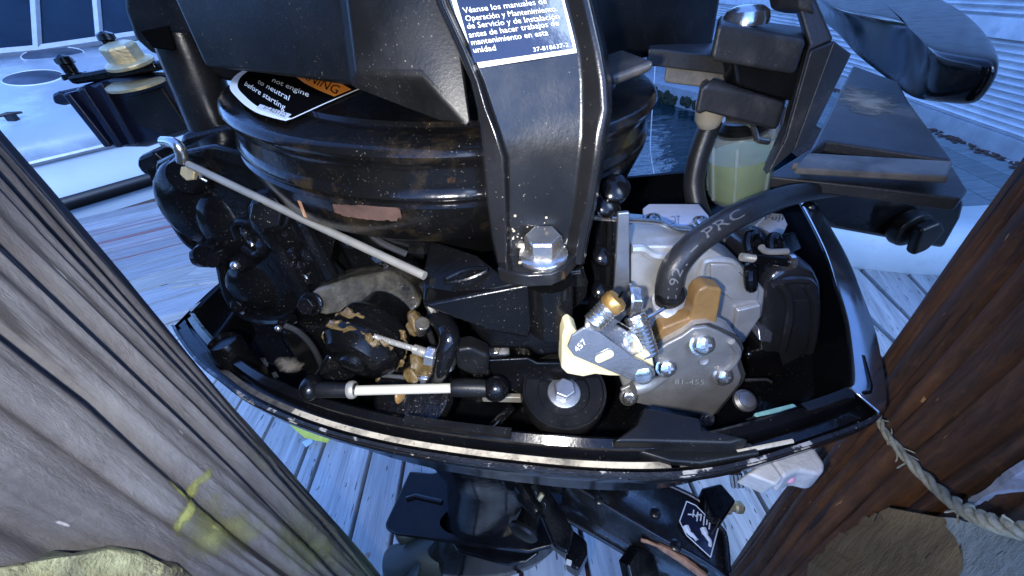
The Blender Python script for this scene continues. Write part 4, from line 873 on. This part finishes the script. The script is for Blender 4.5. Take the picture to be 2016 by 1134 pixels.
# fuel hose
hz = [V(1314, 592, .184), V(1316, 562, .184), V(1328, 525, .186), V(1365, 482, .192), V(1420, 443, .202), V(1480, 412, .218), V(1545, 388, .25), V(1605, 376, .31), V(1660, 372, .37)]
hose = B().tube(hz, [.0078] * 9, 24, 8).done('fuel_hose', 'hose', mot, smooth=60)
B().lathe(hz[0] + Vector((0, -.001, .004)), (.05, -.2, 1), [(.0084, 0), (.0088, .001), (.0088, .004), (.0083, .005)], 28).done('hose_clamp', 'plastic_black', hose)
hs = spline(hz, 40)
def hose_text(body, i0, i1, side):
    b = B()
    def fn(u, v, w_):
        i = max(1, min(len(hs) - 2, int(i0 + (i1 - i0) * u))); p = hs[i]; t = (hs[i + 1] - hs[i - 1]).normalized(); c = TOCAM(p)
        c = (c - c.dot(t) * t).normalized(); s_ = t.cross(c); a = side + (v - .5) * .75
        return p + (math.cos(a) * c + math.sin(a) * -s_) * .00795
    text_into(b, body, fn); b.done('hose_print', 'hose_print', hose)
hose_text('1921', 40, 92, -.35); hose_text('C', 22, 34, -.35); hose_text('PRC', 128, 176, .1); hose_text('-', 104, 116, -.1)
# amber choke lever
B().prism([V(x, y, .168) for x, y in ((1376, 572), (1391, 564), (1424, 570), (1418, 606), (1410, 645), (1398, 655), (1367, 640), (1340, 660), (1304, 690), (1284, 700), (1285, 678), (1304, 647), (1333, 636), (1358, 627), (1366, 600), (1368, 585))], (0, .011, 0)).done('choke_lever', 'amber', mot, bev=.002, seg=3)
# diaphragm plate and gasket
pp = [(1286, 700), (1312, 679), (1343, 663), (1365, 647), (1391, 644), (1417, 654), (1449, 670), (1457, 690), (1451, 712), (1461, 742), (1456, 757), (1404, 820), (1380, 818), (1264, 797), (1228, 788), (1222, 769), (1248, 757), (1292, 742), (1290, 715)]
cov = B().prism(vp(pp, .1565), (0, .003, .0)).done('pump_cover', 'plate_alu', mot, bev=.0012)
B().prism([V(x + 7, y - 5, .1600) for x, y in pp], (0, .0015, 0)).done('gasket', 'rubber', cov)
B().prism([V(x + 6, y - 4, .1620) for x, y in pp], (0, .018, .0)).done('pump_body', 'cast_alu', mot, bev=.002)
B().tube(vp([(1440, 672), (1452, 690), (1445, 712), (1420, 735)], .1562), .0022, 8, 4).done('cover_rib', 'plate_alu', cov)
for x, y, r in ((1380, 676, .0062), (1310, 722, .0054), (1421, 739, .0054), (1237, 780, .0050), (1391, 824, .0044)):
    panscrew(V(x, y, .1558), (.05, -.86, .5), r, 'steel', cov)
B().lathe(V(1385, 709, .1562), (0, -1, .3), [(.003, 0), (.003, .0006), (.002, .0001)], 16).done('dimple', 'plate_alu', cov)
B().lathe(V(1258, 761, .150), (1, .25, 0), [(.0045, -.004), (.0052, -.002), (.0052, .006), (.0040, .011), (.0015, .020)], 20).done('pivot_pin', 'plate_alu', cov)
b = B(); quad_text(b, '81-455', V(1327, 756, .1552), V(1386, 757, .1552), V(1328, 746, .1552)); b.done('stamped_number', 'plate_stamp', cov)
# ------------------------------------------------------------------ throttle bracket 457, cream cam, springs
cam_l = B().prism([V(x, y, .1335) for x, y in ((1107, 662), (1113, 644), (1124, 642), (1136, 652), (1140, 680), (1180, 700), (1230, 720), (1240, 742), (1200, 741), (1171, 738), (1148, 743), (1116, 737), (1105, 726))], (0, .010, 0)).done('roller_cam', 'cream', mot, bev=.0022, seg=3)
B().prism([V(x, y, .1335) for x, y in ((1248, 690), (1258, 682), (1285, 700), (1290, 728), (1270, 716), (1244, 703))], (0, .014, 0)).done('cam_tip', 'cream', cam_l, bev=.002)
brk = B().prism([V(x, y, .1295) for x, y in ((1117, 684), (1125, 662), (1150, 646), (1180, 655), (1246, 702), (1288, 726), (1291, 738), (1282, 750), (1266, 753), (1248, 751), (1130, 701))], (0, .0016, 0)).done('throttle_bracket', 'zinc', mot, bev=.0006)
B().prism([V(x, y, Y) for x, y, Y in ((1150, 647, .1300), (1154, 618, .142), (1168, 613, .146), (1208, 626, .148), (1250, 650, .146), (1272, 690, .136), (1246, 701, .1300), (1180, 655, .1300))], (0, .0012, -.0012)).done('bracket_fold', 'zinc', brk, bev=.0006)
B().prism([V(x, y, Y) for x, y, Y in ((1212, 640, .1438), (1218, 637, .1445), (1241, 651, .143), (1238, 656, .1422))], (0, .0002, .0006)).done('slot', 'print_black', brk)
def capsule(cx, cy, hx, hy, r, Y, n=8):
    L_ = math.hypot(hx, hy); a0 = math.atan2(hy, hx); P = []
    for sgn in (1, -1):
        for k in range(n + 1):
            a = a0 + (-math.pi / 2 + math.pi * k / n if sgn > 0 else math.pi / 2 + math.pi * k / n); P.append(V(cx + sgn * hx + r * math.cos(a), cy + sgn * hy + r * math.sin(a), Y))
    return P
B().prism(capsule(1189, 701, 11, -5, 9.5, .12935), (0, .0004, 0)).done('slot_rim', 'zinc_dark', brk)
B().prism(capsule(1190, 702, 11, -5, 7.5, .12915), (0, .0004, 0)).done('slot_window', 'cream', brk)
B().lathe(V(1266, 738, .1295), (0, -1, .35), [(.0052, 0), (.005, .0015), (.0038, .0022)], 24).done('rivet', 'steel', brk)
b = B(); quad_text(b, '457', V(1137, 694, .1291), V(1156, 674, .1291), V(1128, 687, .1291)); b.done('stamped_number', 'print_white', brk)
s0, s1 = V(1168, 636, .1385), V(1199, 603, .142)
B().tube([s0, s1], .0030, 12).done('idle_screw', 'zinc_dark', mot)
B().helix(s0, s1, .0046, .0011, 6).done('idle_spring', 'steel', mot)
ia = (s1 - s0).normalized(); isc = B().lathe(s1, ia + Vector((0, -.3, .2)), [(.0055, 0), (.0060, .001), (.0060, .0045), (.0052, .006), (.003, .0066)], 24).done('idle_screw_head', 'brass', mot)
u_, v_, a_ = fr(ia + Vector((0, -.3, .2))); c = s1 + a_ * .0063; B().box(c, (.0052, .0005, .0005), .9).done('slot', 'print_black', isc)
B().helix(V(1250, 622, .152), V(1276, 704, .137), .0052, .00125, 11).done('return_spring', 'steel', mot)
B().tube([V(1238, 652, .142), V(1248, 660, .139), V(1262, 684, .135), V(1258, 690, .134)], .0011, 8, 4).done('spring_tail', 'steel', mot)
B().tube([V(1272, 628, .160), V(1306, 608, .168)], .0011, 8).done('spring_hook', 'steel', mot)
# ------------------------------------------------------------------ fuel filter and its hose
fx0, fx1 = V(1462, 252, .33), V(1452, 392, .33); fax = (fx0 - fx1); fl_ = fax.length; fr0 = .0275
fil = B().lathe(fx1, fax, [(.016, 0), (.022, .003), (fr0 * .93, .010), (fr0, fl_ * .95), (fr0 * .95, fl_), (.015, fl_)], 40).done('fuel_filter', 'filter_plastic', mot, smooth=50)
B().lathe(fx1, fax, [(.014, .0015), (.0205, .0045), (fr0 * .90, .011), (fr0 * .95, fl_ * .66), (.01, fl_ * .66)], 40).done('fuel', 'fuel', fil, smooth=50)
for a in (-2.2, -1.35, -.6, .4, 1.6, 2.6):
    u_, v_, a_ = fr(fax); d_ = u_ * math.cos(a) + v_ * math.sin(a)
    B().tube([fx1 + d_ * (fr0 * .95) + a_ * .010, fx1 + d_ * (fr0 * 1.01) + a_ * fl_ * .9], .0016, 6).done('rib', 'filter_plastic', fil)
B().lathe(fx1, fax, [(.020, fl_ * .96), (.021, fl_ * 1.05), (.016, fl_ * 1.12), (.01, fl_ * 1.12)], 30).done('filter_cap', 'plastic_black', fil)
B().tube(vp([(1425, 236), (1455, 238), (1478, 244), (1487, 262), (1492, 276), (1512, 280)], .297), .0022, 8, 4).done('bail_wire', 'steel', fil)
B().tube(vp([(1404, 232, .325), (1388, 270, .322), (1372, 320, .318), (1366, 370, .312), (1378, 420, .30), (1400, 460, .285)]), .0085, 18, 7).done('filter_hose', 'hose', mot, smooth=60)
B().lathe(V(1397, 228, .322), (.15, 0, -1), [(.011, -.012), (.011, .002), (.008, .008), (.004, .012)], 16).done('hose_barb', 'white_rod', mot)
# ------------------------------------------------------------------ tiller bracket: rubber blocks, upright flange, base plate
tb = B().prism([V(x, y, Y) for x, y, Y in ((1548, -60, .275), (1582, -60, .275), (1642, 80, .268), (1596, 100, .264), (1546, 280, .262), (1560, 300, .262), (1506, 348, .262), (1546, 262, .264), (1592, 88, .266))], (.012, .022, 0)).done('upright_flange', 'rubber', mot, bev=.002)
B().prism([V(x, y, Y) for x, y, Y in ((1596, 100, .263), (1643, 82, .266), (1560, 300, .2605), (1508, 347, .2605), (1548, 272, .262))], (.004, .012, 0)).done('flange_face', 'rubber', tb, bev=.0015)
B().prism([V(x, y, Y) for x, y, Y in ((1643, 80, .267), (1678, 106, .272), (1590, 284, .268), (1562, 300, .262))], (.003, .02, 0)).done('flange_edge', 'rubber', tb, bev=.0015)
B().prism([V(x, y, Y) for x, y, Y in ((1560, -80, .27), (1588, -80, .27), (1600, 0, .268), (1608, 30, .268), (1575, 20, .268))], (0, .03, 0)).done('upper_web', 'rubber', tb, bev=.002)
ub = V(1417, 44, .262).z
def slabpx(top, Y0, Y1, h, name, m, par, bev=.003):   # level block: pixel outline of its front edge, depth to Y1
    f = [V(x, y, Y0) for x, y in top]; zt_ = sum(p.z for p in f) / len(f); f = [Vector((p.x, p.y, p.z)) for p in f]
    bk = [Vector((p.x * Y1 / Y0, Y1, p.z)) for p in f[::-1]]
    return B().prism(f + bk, (0, 0, -h)).done(name, m, par, bev=bev)
slabpx([(1412, 44), (1440, 50), (1588, 78)], .262, .315, .0195, 'mount_block', 'rubber', tb, .0035)
slabpx([(1378, 168), (1400, 166), (1546, 204)], .270, .325, .0185, 'mount_block', 'rubber', tb, .0035)
B().prism([V(x, y, .272) for x, y in ((1440, 110), (1588, 130), (1575, 205), (1450, 170))], (0, .05, 0)).done('mount_core', 'dusty_black', tb, bev=.003)
slabpx([(1276, 96), (1300, 97), (1446, 116)], .285, .36, .010, 'guide_plate', 'rubber', tb, .0015)
slabpx([(1312, 124), (1436, 140), (1452, 142)], .288, .35, .012, 'guide_pad', 'rubber_dust', tb, .002)
B().lathe(V(1468, 40, .285), UPZ, [(.0135, -.002), (.0135, .001), (.012, .005), (.008, .0075), (.003, .0085)], 32).done('dome_screw', 'steel', tb)
zbp = .868
base_ = B().prism(wp([(1508, 346), (1700, 366), (1893, 390), (1906, 374), (1880, 330), (1740, 250), (1600, 290)], .852), (0, 0, -.011)).done('base_flange', 'rubber', mot, bev=.002)
B().prism(wp([(1592, 302), (1630, 276), (1878, 314), (1872, 340), (1560, 330)], .868)[:3] + wp([(1790, 198), (1770, 160), (1680, 128)], .868), (0, 0, -.012)).done('base_plate', 'rubber', base_, bev=.003)
B().prism(wp([(1566, 330), (1590, 300), (1878, 316), (1868, 346)], .8675), (0, 0, -.006)).done('plate_ledge', 'rubber_dust', base_, bev=.002)
B().tube(wp([(1560, 327), (1700, 341), (1862, 352)], .8615), .0032, 8, 3).done('dirt_bead', 'rubber_dust', base_)
B().grid([[W(1660 + 130 * i / 8 - 30 * j / 8, 150 + 55 * j / 8 + 40 * i / 8, .8686) for i in range(9)] for j in range(9)]).done('dust_film', 'dust_film_s', base_)
# ------------------------------------------------------------------ tiller grip and arm
def horn_loop(pts, z): return [W(x, y, z) for x, y in pts]
topL = [(1570, -40), (1625, 22), (1700, 26), (1765, 36), (1806, 56), (1816, 80), (1830, 98), (1862, 106), (1970, 122), (1985, 112), (1922, 34), (1856, -4), (1740, -60)]
botL = [(1580, 20), (1650, 62), (1672, 104), (1735, 152), (1780, 190), (1800, 202), (1823, 208), (1860, 212), (1918, 218), (1930, 208), (1984, 138), (1940, 80), (1750, -20)]
zh = .915
A_ = horn_loop(topL, zh); C_ = [W(x, y, z_) for (x, y), z_ in zip(botL, (.86, .85, .845, .84, .845, .855, .866, .868, .87, .87, .875, .875, .86))]
hc = sum(A_, Vector()) / len(A_); hk = sum(C_, Vector()) / len(C_)
ins_ = lambda L_, c_, f_: [c_ + (p - c_) * f_ for p in L_]
mid = [a * .5 + c * .5 + Vector((0, -.004, .004)) for a, c in zip(A_, C_)]
horn = B().loft([ins_(A_, hc, .90), ins_(A_, hc, .985), [a * .86 + c * .14 for a, c in zip(A_, C_)], mid, [a * .14 + c * .86 for a, c in zip(A_, C_)], ins_(C_, hk, .97), ins_(C_, hk, .85)]).done('tiller_grip', 'gloss_black', mot, sub=2, smooth=180)
B().prism(vp([(1570, 378), (1640, 372), (1905, 395), (1895, 430), (1860, 492), (1640, 452), (1605, 430)], .36), (0, .06, 0)).done('tiller_arm', 'gloss_black', mot, bev=.006)
kn = thing  # (helper name kept short below)
kc = V(1786, 447, .352)
knob = B().lathe(kc, (.1, -1, -.05), [(.019, -.006), (.021, 0), (.020, .008), (.012, .010)], 28).done('friction_knob', 'plastic_black', mot, bev=.0015)
B().prism([kc + Vector((x, -.012, z)) for x, z in ((-.012, .010), (.006, .018), (.018, .006), (.012, -.018), (-.002, -.024), (-.008, -.004))], (0, -.012, 0)).done('knob_wing', 'plastic_black', knob, bev=.004)
# ------------------------------------------------------------------ air silencer and clamps in the pan's front
sil = B().prism(vp([(1512, 552), (1545, 530), (1580, 524), (1608, 534), (1620, 560), (1624, 610), (1618, 680), (1600, 740), (1572, 782), (1520, 790), (1490, 770), (1500, 700)], .192), (0, .06, -.0)).done('air_silencer', 'silencer', mot, bev=.007, seg=3)
B().prism(vp([(1548, 592), (1596, 590), (1600, 640), (1590, 690), (1546, 682), (1552, 640)], .1905), (0, .004, 0)).done('silencer_panel', 'silencer', sil, bev=.0015)
for pts_ in ([(1536, 560), (1550, 580), (1556, 610), (1548, 660), (1540, 690)], [(1586, 560), (1604, 590), (1604, 640), (1596, 690), (1578, 740)], [(1520, 560), (1545, 552), (1585, 552), (1600, 565)]):
    B().tube(vp(pts_, .1910), .0028, 8, 5).done('silencer_rib', 'silencer', sil)
B().prism(vp([(1585, 775), (1572, 772), (1592, 738), (1610, 690), (1618, 680), (1620, 690), (1608, 730)], .187), (0, .004, 0)).done('intake_flap', 'plastic_black', sil, bev=.001)
B().prism([V(x, y, Y) for x, y, Y in ((1494, 648, .19), (1512, 644, .194), (1522, 655, .192), (1520, 676, .185), (1496, 672, .184))], (0, .01, 0)).done('reflector_tab', 'zinc', mot, bev=.001)
B().tube(vp([(1468, 748), (1510, 747), (1518, 752)], .165), .0011, 8).done('link_wire', 'steel', mot)
B().lathe(V(1468, 788, .165), (0, -.5, 1), [(.008, -.003), (.008, 0), (.0055, .002), (.0055, .003), (.003, .0035)], 24).done('drain_fitting', 'zinc_dark', mot)
B().prism(vp([(1470, 700), (1540, 690), (1560, 760), (1500, 810), (1450, 780)], .19), (0, .03, 0)).done('mount_block', 'wet_black', mot, bev=.006)
def ring_clip(x, y, Y, R, r, ax, name='hose_clip'):
    u_, v_, a_ = fr(ax); c = V(x, y, Y); n_ = 20
    return B().tube([c + R * (math.cos(2 * math.pi * k / n_) * u_ + math.sin(2 * math.pi * k / n_) * v_) for k in range(n_ + 1)], r, 10, cap=False).done(name, 'gloss_black', mot)
ring_clip(1482, 482, .198, .0065, .0032, (.5, -.6, .5)); ring_clip(1526, 484, .198, .006, .0030, (.5, -.6, .5)); ring_clip(1478, 545, .194, .0072, .0036, (.8, -.5, .3))
B().tube(vp([(1484, 508), (1520, 512), (1552, 516)], .190), .0032, 12).done('clip_barrel', 'gloss_black', mot)
B().tube(vp([(1459, 506), (1486, 509)], .190), .0023, 10).done('clip_screw', 'rod_grey', mot); B().helix(V(1460, 506, .190), V(1486, 509, .190), .0022, .0005, 8).done('clip_thread', 'rod_grey', mot)
B().lathe(V(1552, 516, .190), (1, 0, -.05), [(.0052, -.001), (.0052, .002), (.003, .0035)], 16).done('clip_screw_head', 'steel', mot)
B().tube(vp([(1499, 486), (1505, 493), (1520, 496), (1550, 495)], .186), .0019, 10, 4).done('bent_pin', 'rod_grey', mot)
B().prism(vp([(1490, 505), (1540, 505), (1545, 545), (1520, 570), (1495, 560)], .200), (0, .02, 0)).done('clip_body', 'gloss_black', mot, bev=.004)
B().prism([V(x, y, Y) for x, y, Y in ((1535, 462, .25), (1565, 455, .26), (1580, 490, .25), (1560, 500, .24), (1540, 488, .24))], (0, .01, -.01)).done('clip_tab', 'gloss_black', mot, bev=.002)
B().lathe(W(1592, 408, .806), (-.6, -.5, .3), [(.006, -.004), (.006, .004), (.003, .005)], 12).done('rim_stop', 'gloss_black', pan)
# broad worn flange of the pan's front end
idx = list(range(94, 140))
B().loft([[ring[k] + nrm[k] * o + Vector((0, 0, z)) for k in idx] for o, z in ((.001, .0015), (.002, .004), (.016, .0075), (.0175, .0065))], closed=False, cap=False).done('front_flange', 'worn_rim', pan, solid=.0015, smooth=50)
# verdigris tab in the pan corner
B().prism(wp([(1485, 812), (1562, 793), (1578, 806), (1575, 812), (1488, 830)], .795), (0, 0, -.005)).done('anode_tab', 'verdigris', pan, bev=.001)
B().tube(wp([(1470, 832), (1495, 825), (1545, 815)], .793), .0022, 8).done('anode_pin', 'satin_black', pan)
# cowl latch lever on the near lip and its grey catch outside
lt = B().prism(wp([(1266, 800), (1380, 822), (1386, 845), (1420, 850), (1478, 862), (1440, 872), (1270, 868), (1205, 868), (1250, 835)], .812), (0, 0, -.014)).done('latch_lever', 'plastic_black', mot, bev=.002)
B().prism(wp([(1205, 872), (1420, 862), (1480, 870), (1500, 892), (1380, 912), (1320, 908), (1260, 890)], .803), (0, 0, -.008)).done('latch_plate', 'plastic_black', lt, bev=.0015)
ct = B().prism(wp([(1515, 899), (1600, 873), (1626, 912), (1624, 928), (1610, 934), (1576, 926), (1545, 940)], .765), (0, 0, -.020)).done('cowl_catch', 'latch_grey', mot, bev=.003)
B().prism(wp([(1470, 932), (1514, 900), (1544, 941), (1530, 956)], .764), (0, .004, -.02)).done('catch_hook', 'latch_grey', ct, bev=.002)
B().ball(W(1552, 940, .755), .0035).done('catch_bush', 'pink', ct)
# ------------------------------------------------------------------ mid section, lower unit and clamp bracket
B().loft([[Vector((cx + rx * math.cos(a), cy + ry * math.sin(a), z)) for a in [2 * math.pi * k / 32 for k in range(32)]] for cx, cy, rx, ry, z in ((-.03, .29, .15, .09, .62), (-.04, .29, .10, .06, .54), (-.05, .29, .075, .045, .45), (-.07, .29, .075, .04, .33), (-.08, .29, .08, .032, .29))]).done('drive_shaft_housing', 'gloss_black', mot, smooth=60)
B().loft([[Vector((cx + rx * math.cos(a), .29 + ry * math.sin(a), z)) for a in [2 * math.pi * k / 32 for k in range(32)]] for cx, rx, ry, z in ((-.08, .085, .03, .30), (-.09, .10, .022, .22), (-.10, .13, .036, .15), (-.11, .12, .034, .11), (-.10, .08, .010, .075), (-.12, .05, .005, .0))]).done('gear_case', 'gloss_black', mot, smooth=60)
cp = wp([(806, 926), (850, 930), (1000, 900), (1110, 930), (1130, 1000), (1110, 1070), (1040, 1088), (930, 1074), (780, 1052), (760, 1042), (757, 1030)], .30)
B().prism(cp, (0, 0, -.009)).done('splash_plate', 'gloss_black', mot, bev=.006)
cp2 = wp([(860, 960), (1000, 930), (1080, 960), (1060, 1090), (1035, 1108), (1000, 1114), (900, 1086), (870, 1040)], .275)
B().prism(cp2, (0, 0, -.009)).done('cavitation_plate', 'gloss_black', mot, bev=.004)
B().tube(wp([(800, 982), (818, 976), (870, 988)], .303), .004, 8).done('plate_rib', 'gloss_black', mot)
mat('prop_grey', (.022, .027, .023), .5, 0, .15, 20)
prop = B().lathe(Vector((-.23, .29, .15)), (-1, 0, 0), [(.032, -.04), (.034, 0), (.028, .06), (.02, .07)], 24).done('propeller', 'prop_grey', mot)
for k in range(3):
    a0 = 2 * math.pi * k / 3 + .55; pts = []
    bl = []
    for j in range(9):
        t = j / 8; r = .03 + .095 * t; wdt = .045 * math.sin(math.pi * min(1, .22 + .75 * t)) * (1 if t < .99 else .3)
        for s_ in (-1, 1): pass
        c0 = Vector((-.245, .29 + r * math.cos(a0), .15 + r * math.sin(a0))); tn = Vector((-.65, -math.sin(a0) * .76, math.cos(a0) * .76))
        bl.append([c0 - tn * wdt, c0 + Vector((-.003, 0, 0)), c0 + tn * wdt])
    B().loft(bl, closed=False, cap=False).done('blade', 'prop_grey', prop, solid=.004, smooth=60)
B().lathe(Vector((.07, .262, .36)), UPZ, [(.026, 0), (.03, .02), (.03, .30), (.04, .34)], 28).done('swivel_tube', 'bracket_black', mot)
B().prism([Vector((.0, .27, .53)), Vector((.10, .235, .53)), Vector((.12, .20, .50)), Vector((.13, .20, .44)), Vector((.10, .25, .40)), Vector((.0, .28, .40))], (0, .03, 0)).done('swivel_link', 'bracket_black', mot, bev=.005)
# clamp / swivel bracket
zs = .50
rowsS = [[W(x, y, z) for x, y in P] for P, z in (([(1108, 946), (1290, 948), (1375, 988), (1412, 1036), (1426, 1060), (1432, 1130)], zs + .004), ([(1120, 952), (1215, 1010), (1300, 1060), (1360, 1092), (1404, 1120), (1440, 1150)], zs + .004), ([(1112, 968), (1200, 1026), (1285, 1078), (1340, 1108), (1380, 1134), (1420, 1165)], zs - .008), ([(1112, 984), (1190, 1040), (1262, 1084), (1320, 1122), (1360, 1150), (1400, 1180)], zs - .02), ([(1082, 1008), (1165, 1052), (1242, 1098), (1300, 1142), (1340, 1170), (1380, 1200)], zs - .027))]
sw = B().loft(rowsS, closed=False, cap=False).done('swivel_bracket', 'bracket_black', mot, solid=.008, smooth=28)
B().tube(wp([(1262, 1063), (1300, 1076), (1345, 1103), (1390, 1138)], zs + .002), [.0022, .004, .0045, .004], 8, 5).jitter(.0012, 150).done('bare_metal_edge', 'copper_rust', sw)
for k_, r_ in ((1, .0022), (3, .0016), (4, .003)):
    B().tube([p + UPZ * .003 for p in rowsS[k_]], r_, 10, 4).done('bracket_edge', 'bracket_black', sw)
B().tube([p + UPZ * .004 for p in rowsS[0][1:]], .003, 10, 4).done('bracket_edge', 'bracket_black', sw)
for x_, y_ in ((1180, 985), (1290, 1010), (1330, 1075)): B().lathe(W(x_, y_, zs + .006), UPZ, [(.006, 0), (.006, .003), (.004, .004)], 20).done('bracket_stud', 'bracket_black', sw)
hexbolt(W(1246, 1112, zs - .03), (.3, -.55, .8), .022, .022, 'satin_black', 'bolt', sw, 0, .2)
ll = B().prism(wp([(1352, 987), (1370, 995), (1414, 1039), (1399, 1097), (1352, 1054), (1338, 1026)], zs + .0105), (0, 0, -.001)).done('angle_label', 'label_navy', sw)
b = B(); E_ = [W(x, y, zs + .0112) for x, y in ((1352, 987), (1370, 995), (1414, 1039), (1399, 1097), (1352, 1054), (1338, 1026), (1352, 987))]
for p, q in zip(E_, E_[1:]): b.tube([p, q], .0006, 4)
for k, x in enumerate((1366, 1374, 1381, 1387, 1393, 1398)):
    y0 = 1004 + k * 4; b.tube([W(x, y0, zs + .0112), W(x - 2, y0 + (18 if k % 2 else 13), zs + .0112)], .0007, 4)
for pts_, r_ in (([(1350, 1036), (1356, 1048), (1366, 1056), (1372, 1064)], [.0035, .0025, .0018, .0025]), ([(1384, 1040), (1390, 1054), (1398, 1066), (1397, 1076)], [.0035, .0022, .0018, .0012])):
    b.tube([W(x, y, zs + .0108) for x, y in pts_], r_, 8, 4)
for t_, x, y in (('1', 1361, 1020), ('2', 1371, 1020), ('3', 1380, 1020)): quad_text(b, t_, W(x, y, zs + .0114), W(x + 1, y - 8, zs + .0114), W(x - 8, y - 1, zs + .0114))
b.done('scale_print', 'print_white', ll)
B().lathe(W(1424, 997, zs + .02), (.9, -.1, -.1), [(.008, -.004), (.008, .006), (.005, .007), (.005, .012), (.0065, .014), (.0065, .020), (.003, .023)], 16).done('grease_nipple', 'brass_pale', sw)
B().prism(wp([(1380, 960), (1420, 950), (1450, 985), (1420, 1030), (1400, 1010)], zs + .03), (0, 0, -.03)).done('clamp_ear', 'satin_black', sw, bev=.003)
for k in range(3): B().tube([W(1440 + 8 * k, 932, .62), W(1444 + 8 * k, 958, .60)], .0022, 6).done('cable_strand', 'steel', sw)
ar = B().prism(wp([(1074, 1008), (1104, 1022), (1156, 1064), (1157, 1088), (1138, 1124), (1112, 1106), (1116, 1088), (1084, 1064)], zs - .06), (0, 0, -.03)).done('tilt_lever', 'gloss_black', mot, bev=.004)
B().prism(wp([(1116, 1100), (1126, 1104), (1124, 1114), (1114, 1110)], zs - .0585), (0, 0, -.002)).done('lever_stop', 'latch_grey', ar)
B().prism(wp([(1020, 940), (1060, 930), (1130, 1040), (1118, 1090), (1090, 1075), (1060, 1010)], zs - .02), (0, 0, -.012)).done('tilt_arm', 'gloss_black', mot, bev=.004)
kk = B().tube([W(1050, 1000, zs), W(1042, 1022, zs), W(1032, 1044, zs)], [.013, .013, .013], 24).done('tilt_knob', 'satin_black', mot, bev=.002)
B().lathe(W(1030, 1048, zs), (W(1030, 1048, zs) - W(1050, 1000, zs)), [(.017, -.004), (.018, 0), (.016, .003), (.008, .004)], 28).done('knob_cap', 'plastic_black', kk)
B().tube([W(1060, 985, zs + .006), W(1068, 972, zs + .012)], .003, 8).done('tilt_pin', 'brass_pale', mot)
for x, y in ((1050, 972), (1068, 995)): ring_clip(x, y, W(x, y, zs + .01).y, .0035, .0008, (0, -.6, .8), 'split_ring')
B().prism(wp([(880, 960), (905, 925), (1040, 935), (1050, 985), (1000, 1000), (900, 985)], .42), (0, 0, -.06)).done('exhaust_bracket', 'satin_black', mot, bev=.006)
B().tube(wp([(1000, 930), (1020, 955), (1040, 985), (1060, 1010)], .53), [.014, .011, .009, .008], 12, 4).done('steering_tube', 'satin_black', mot)
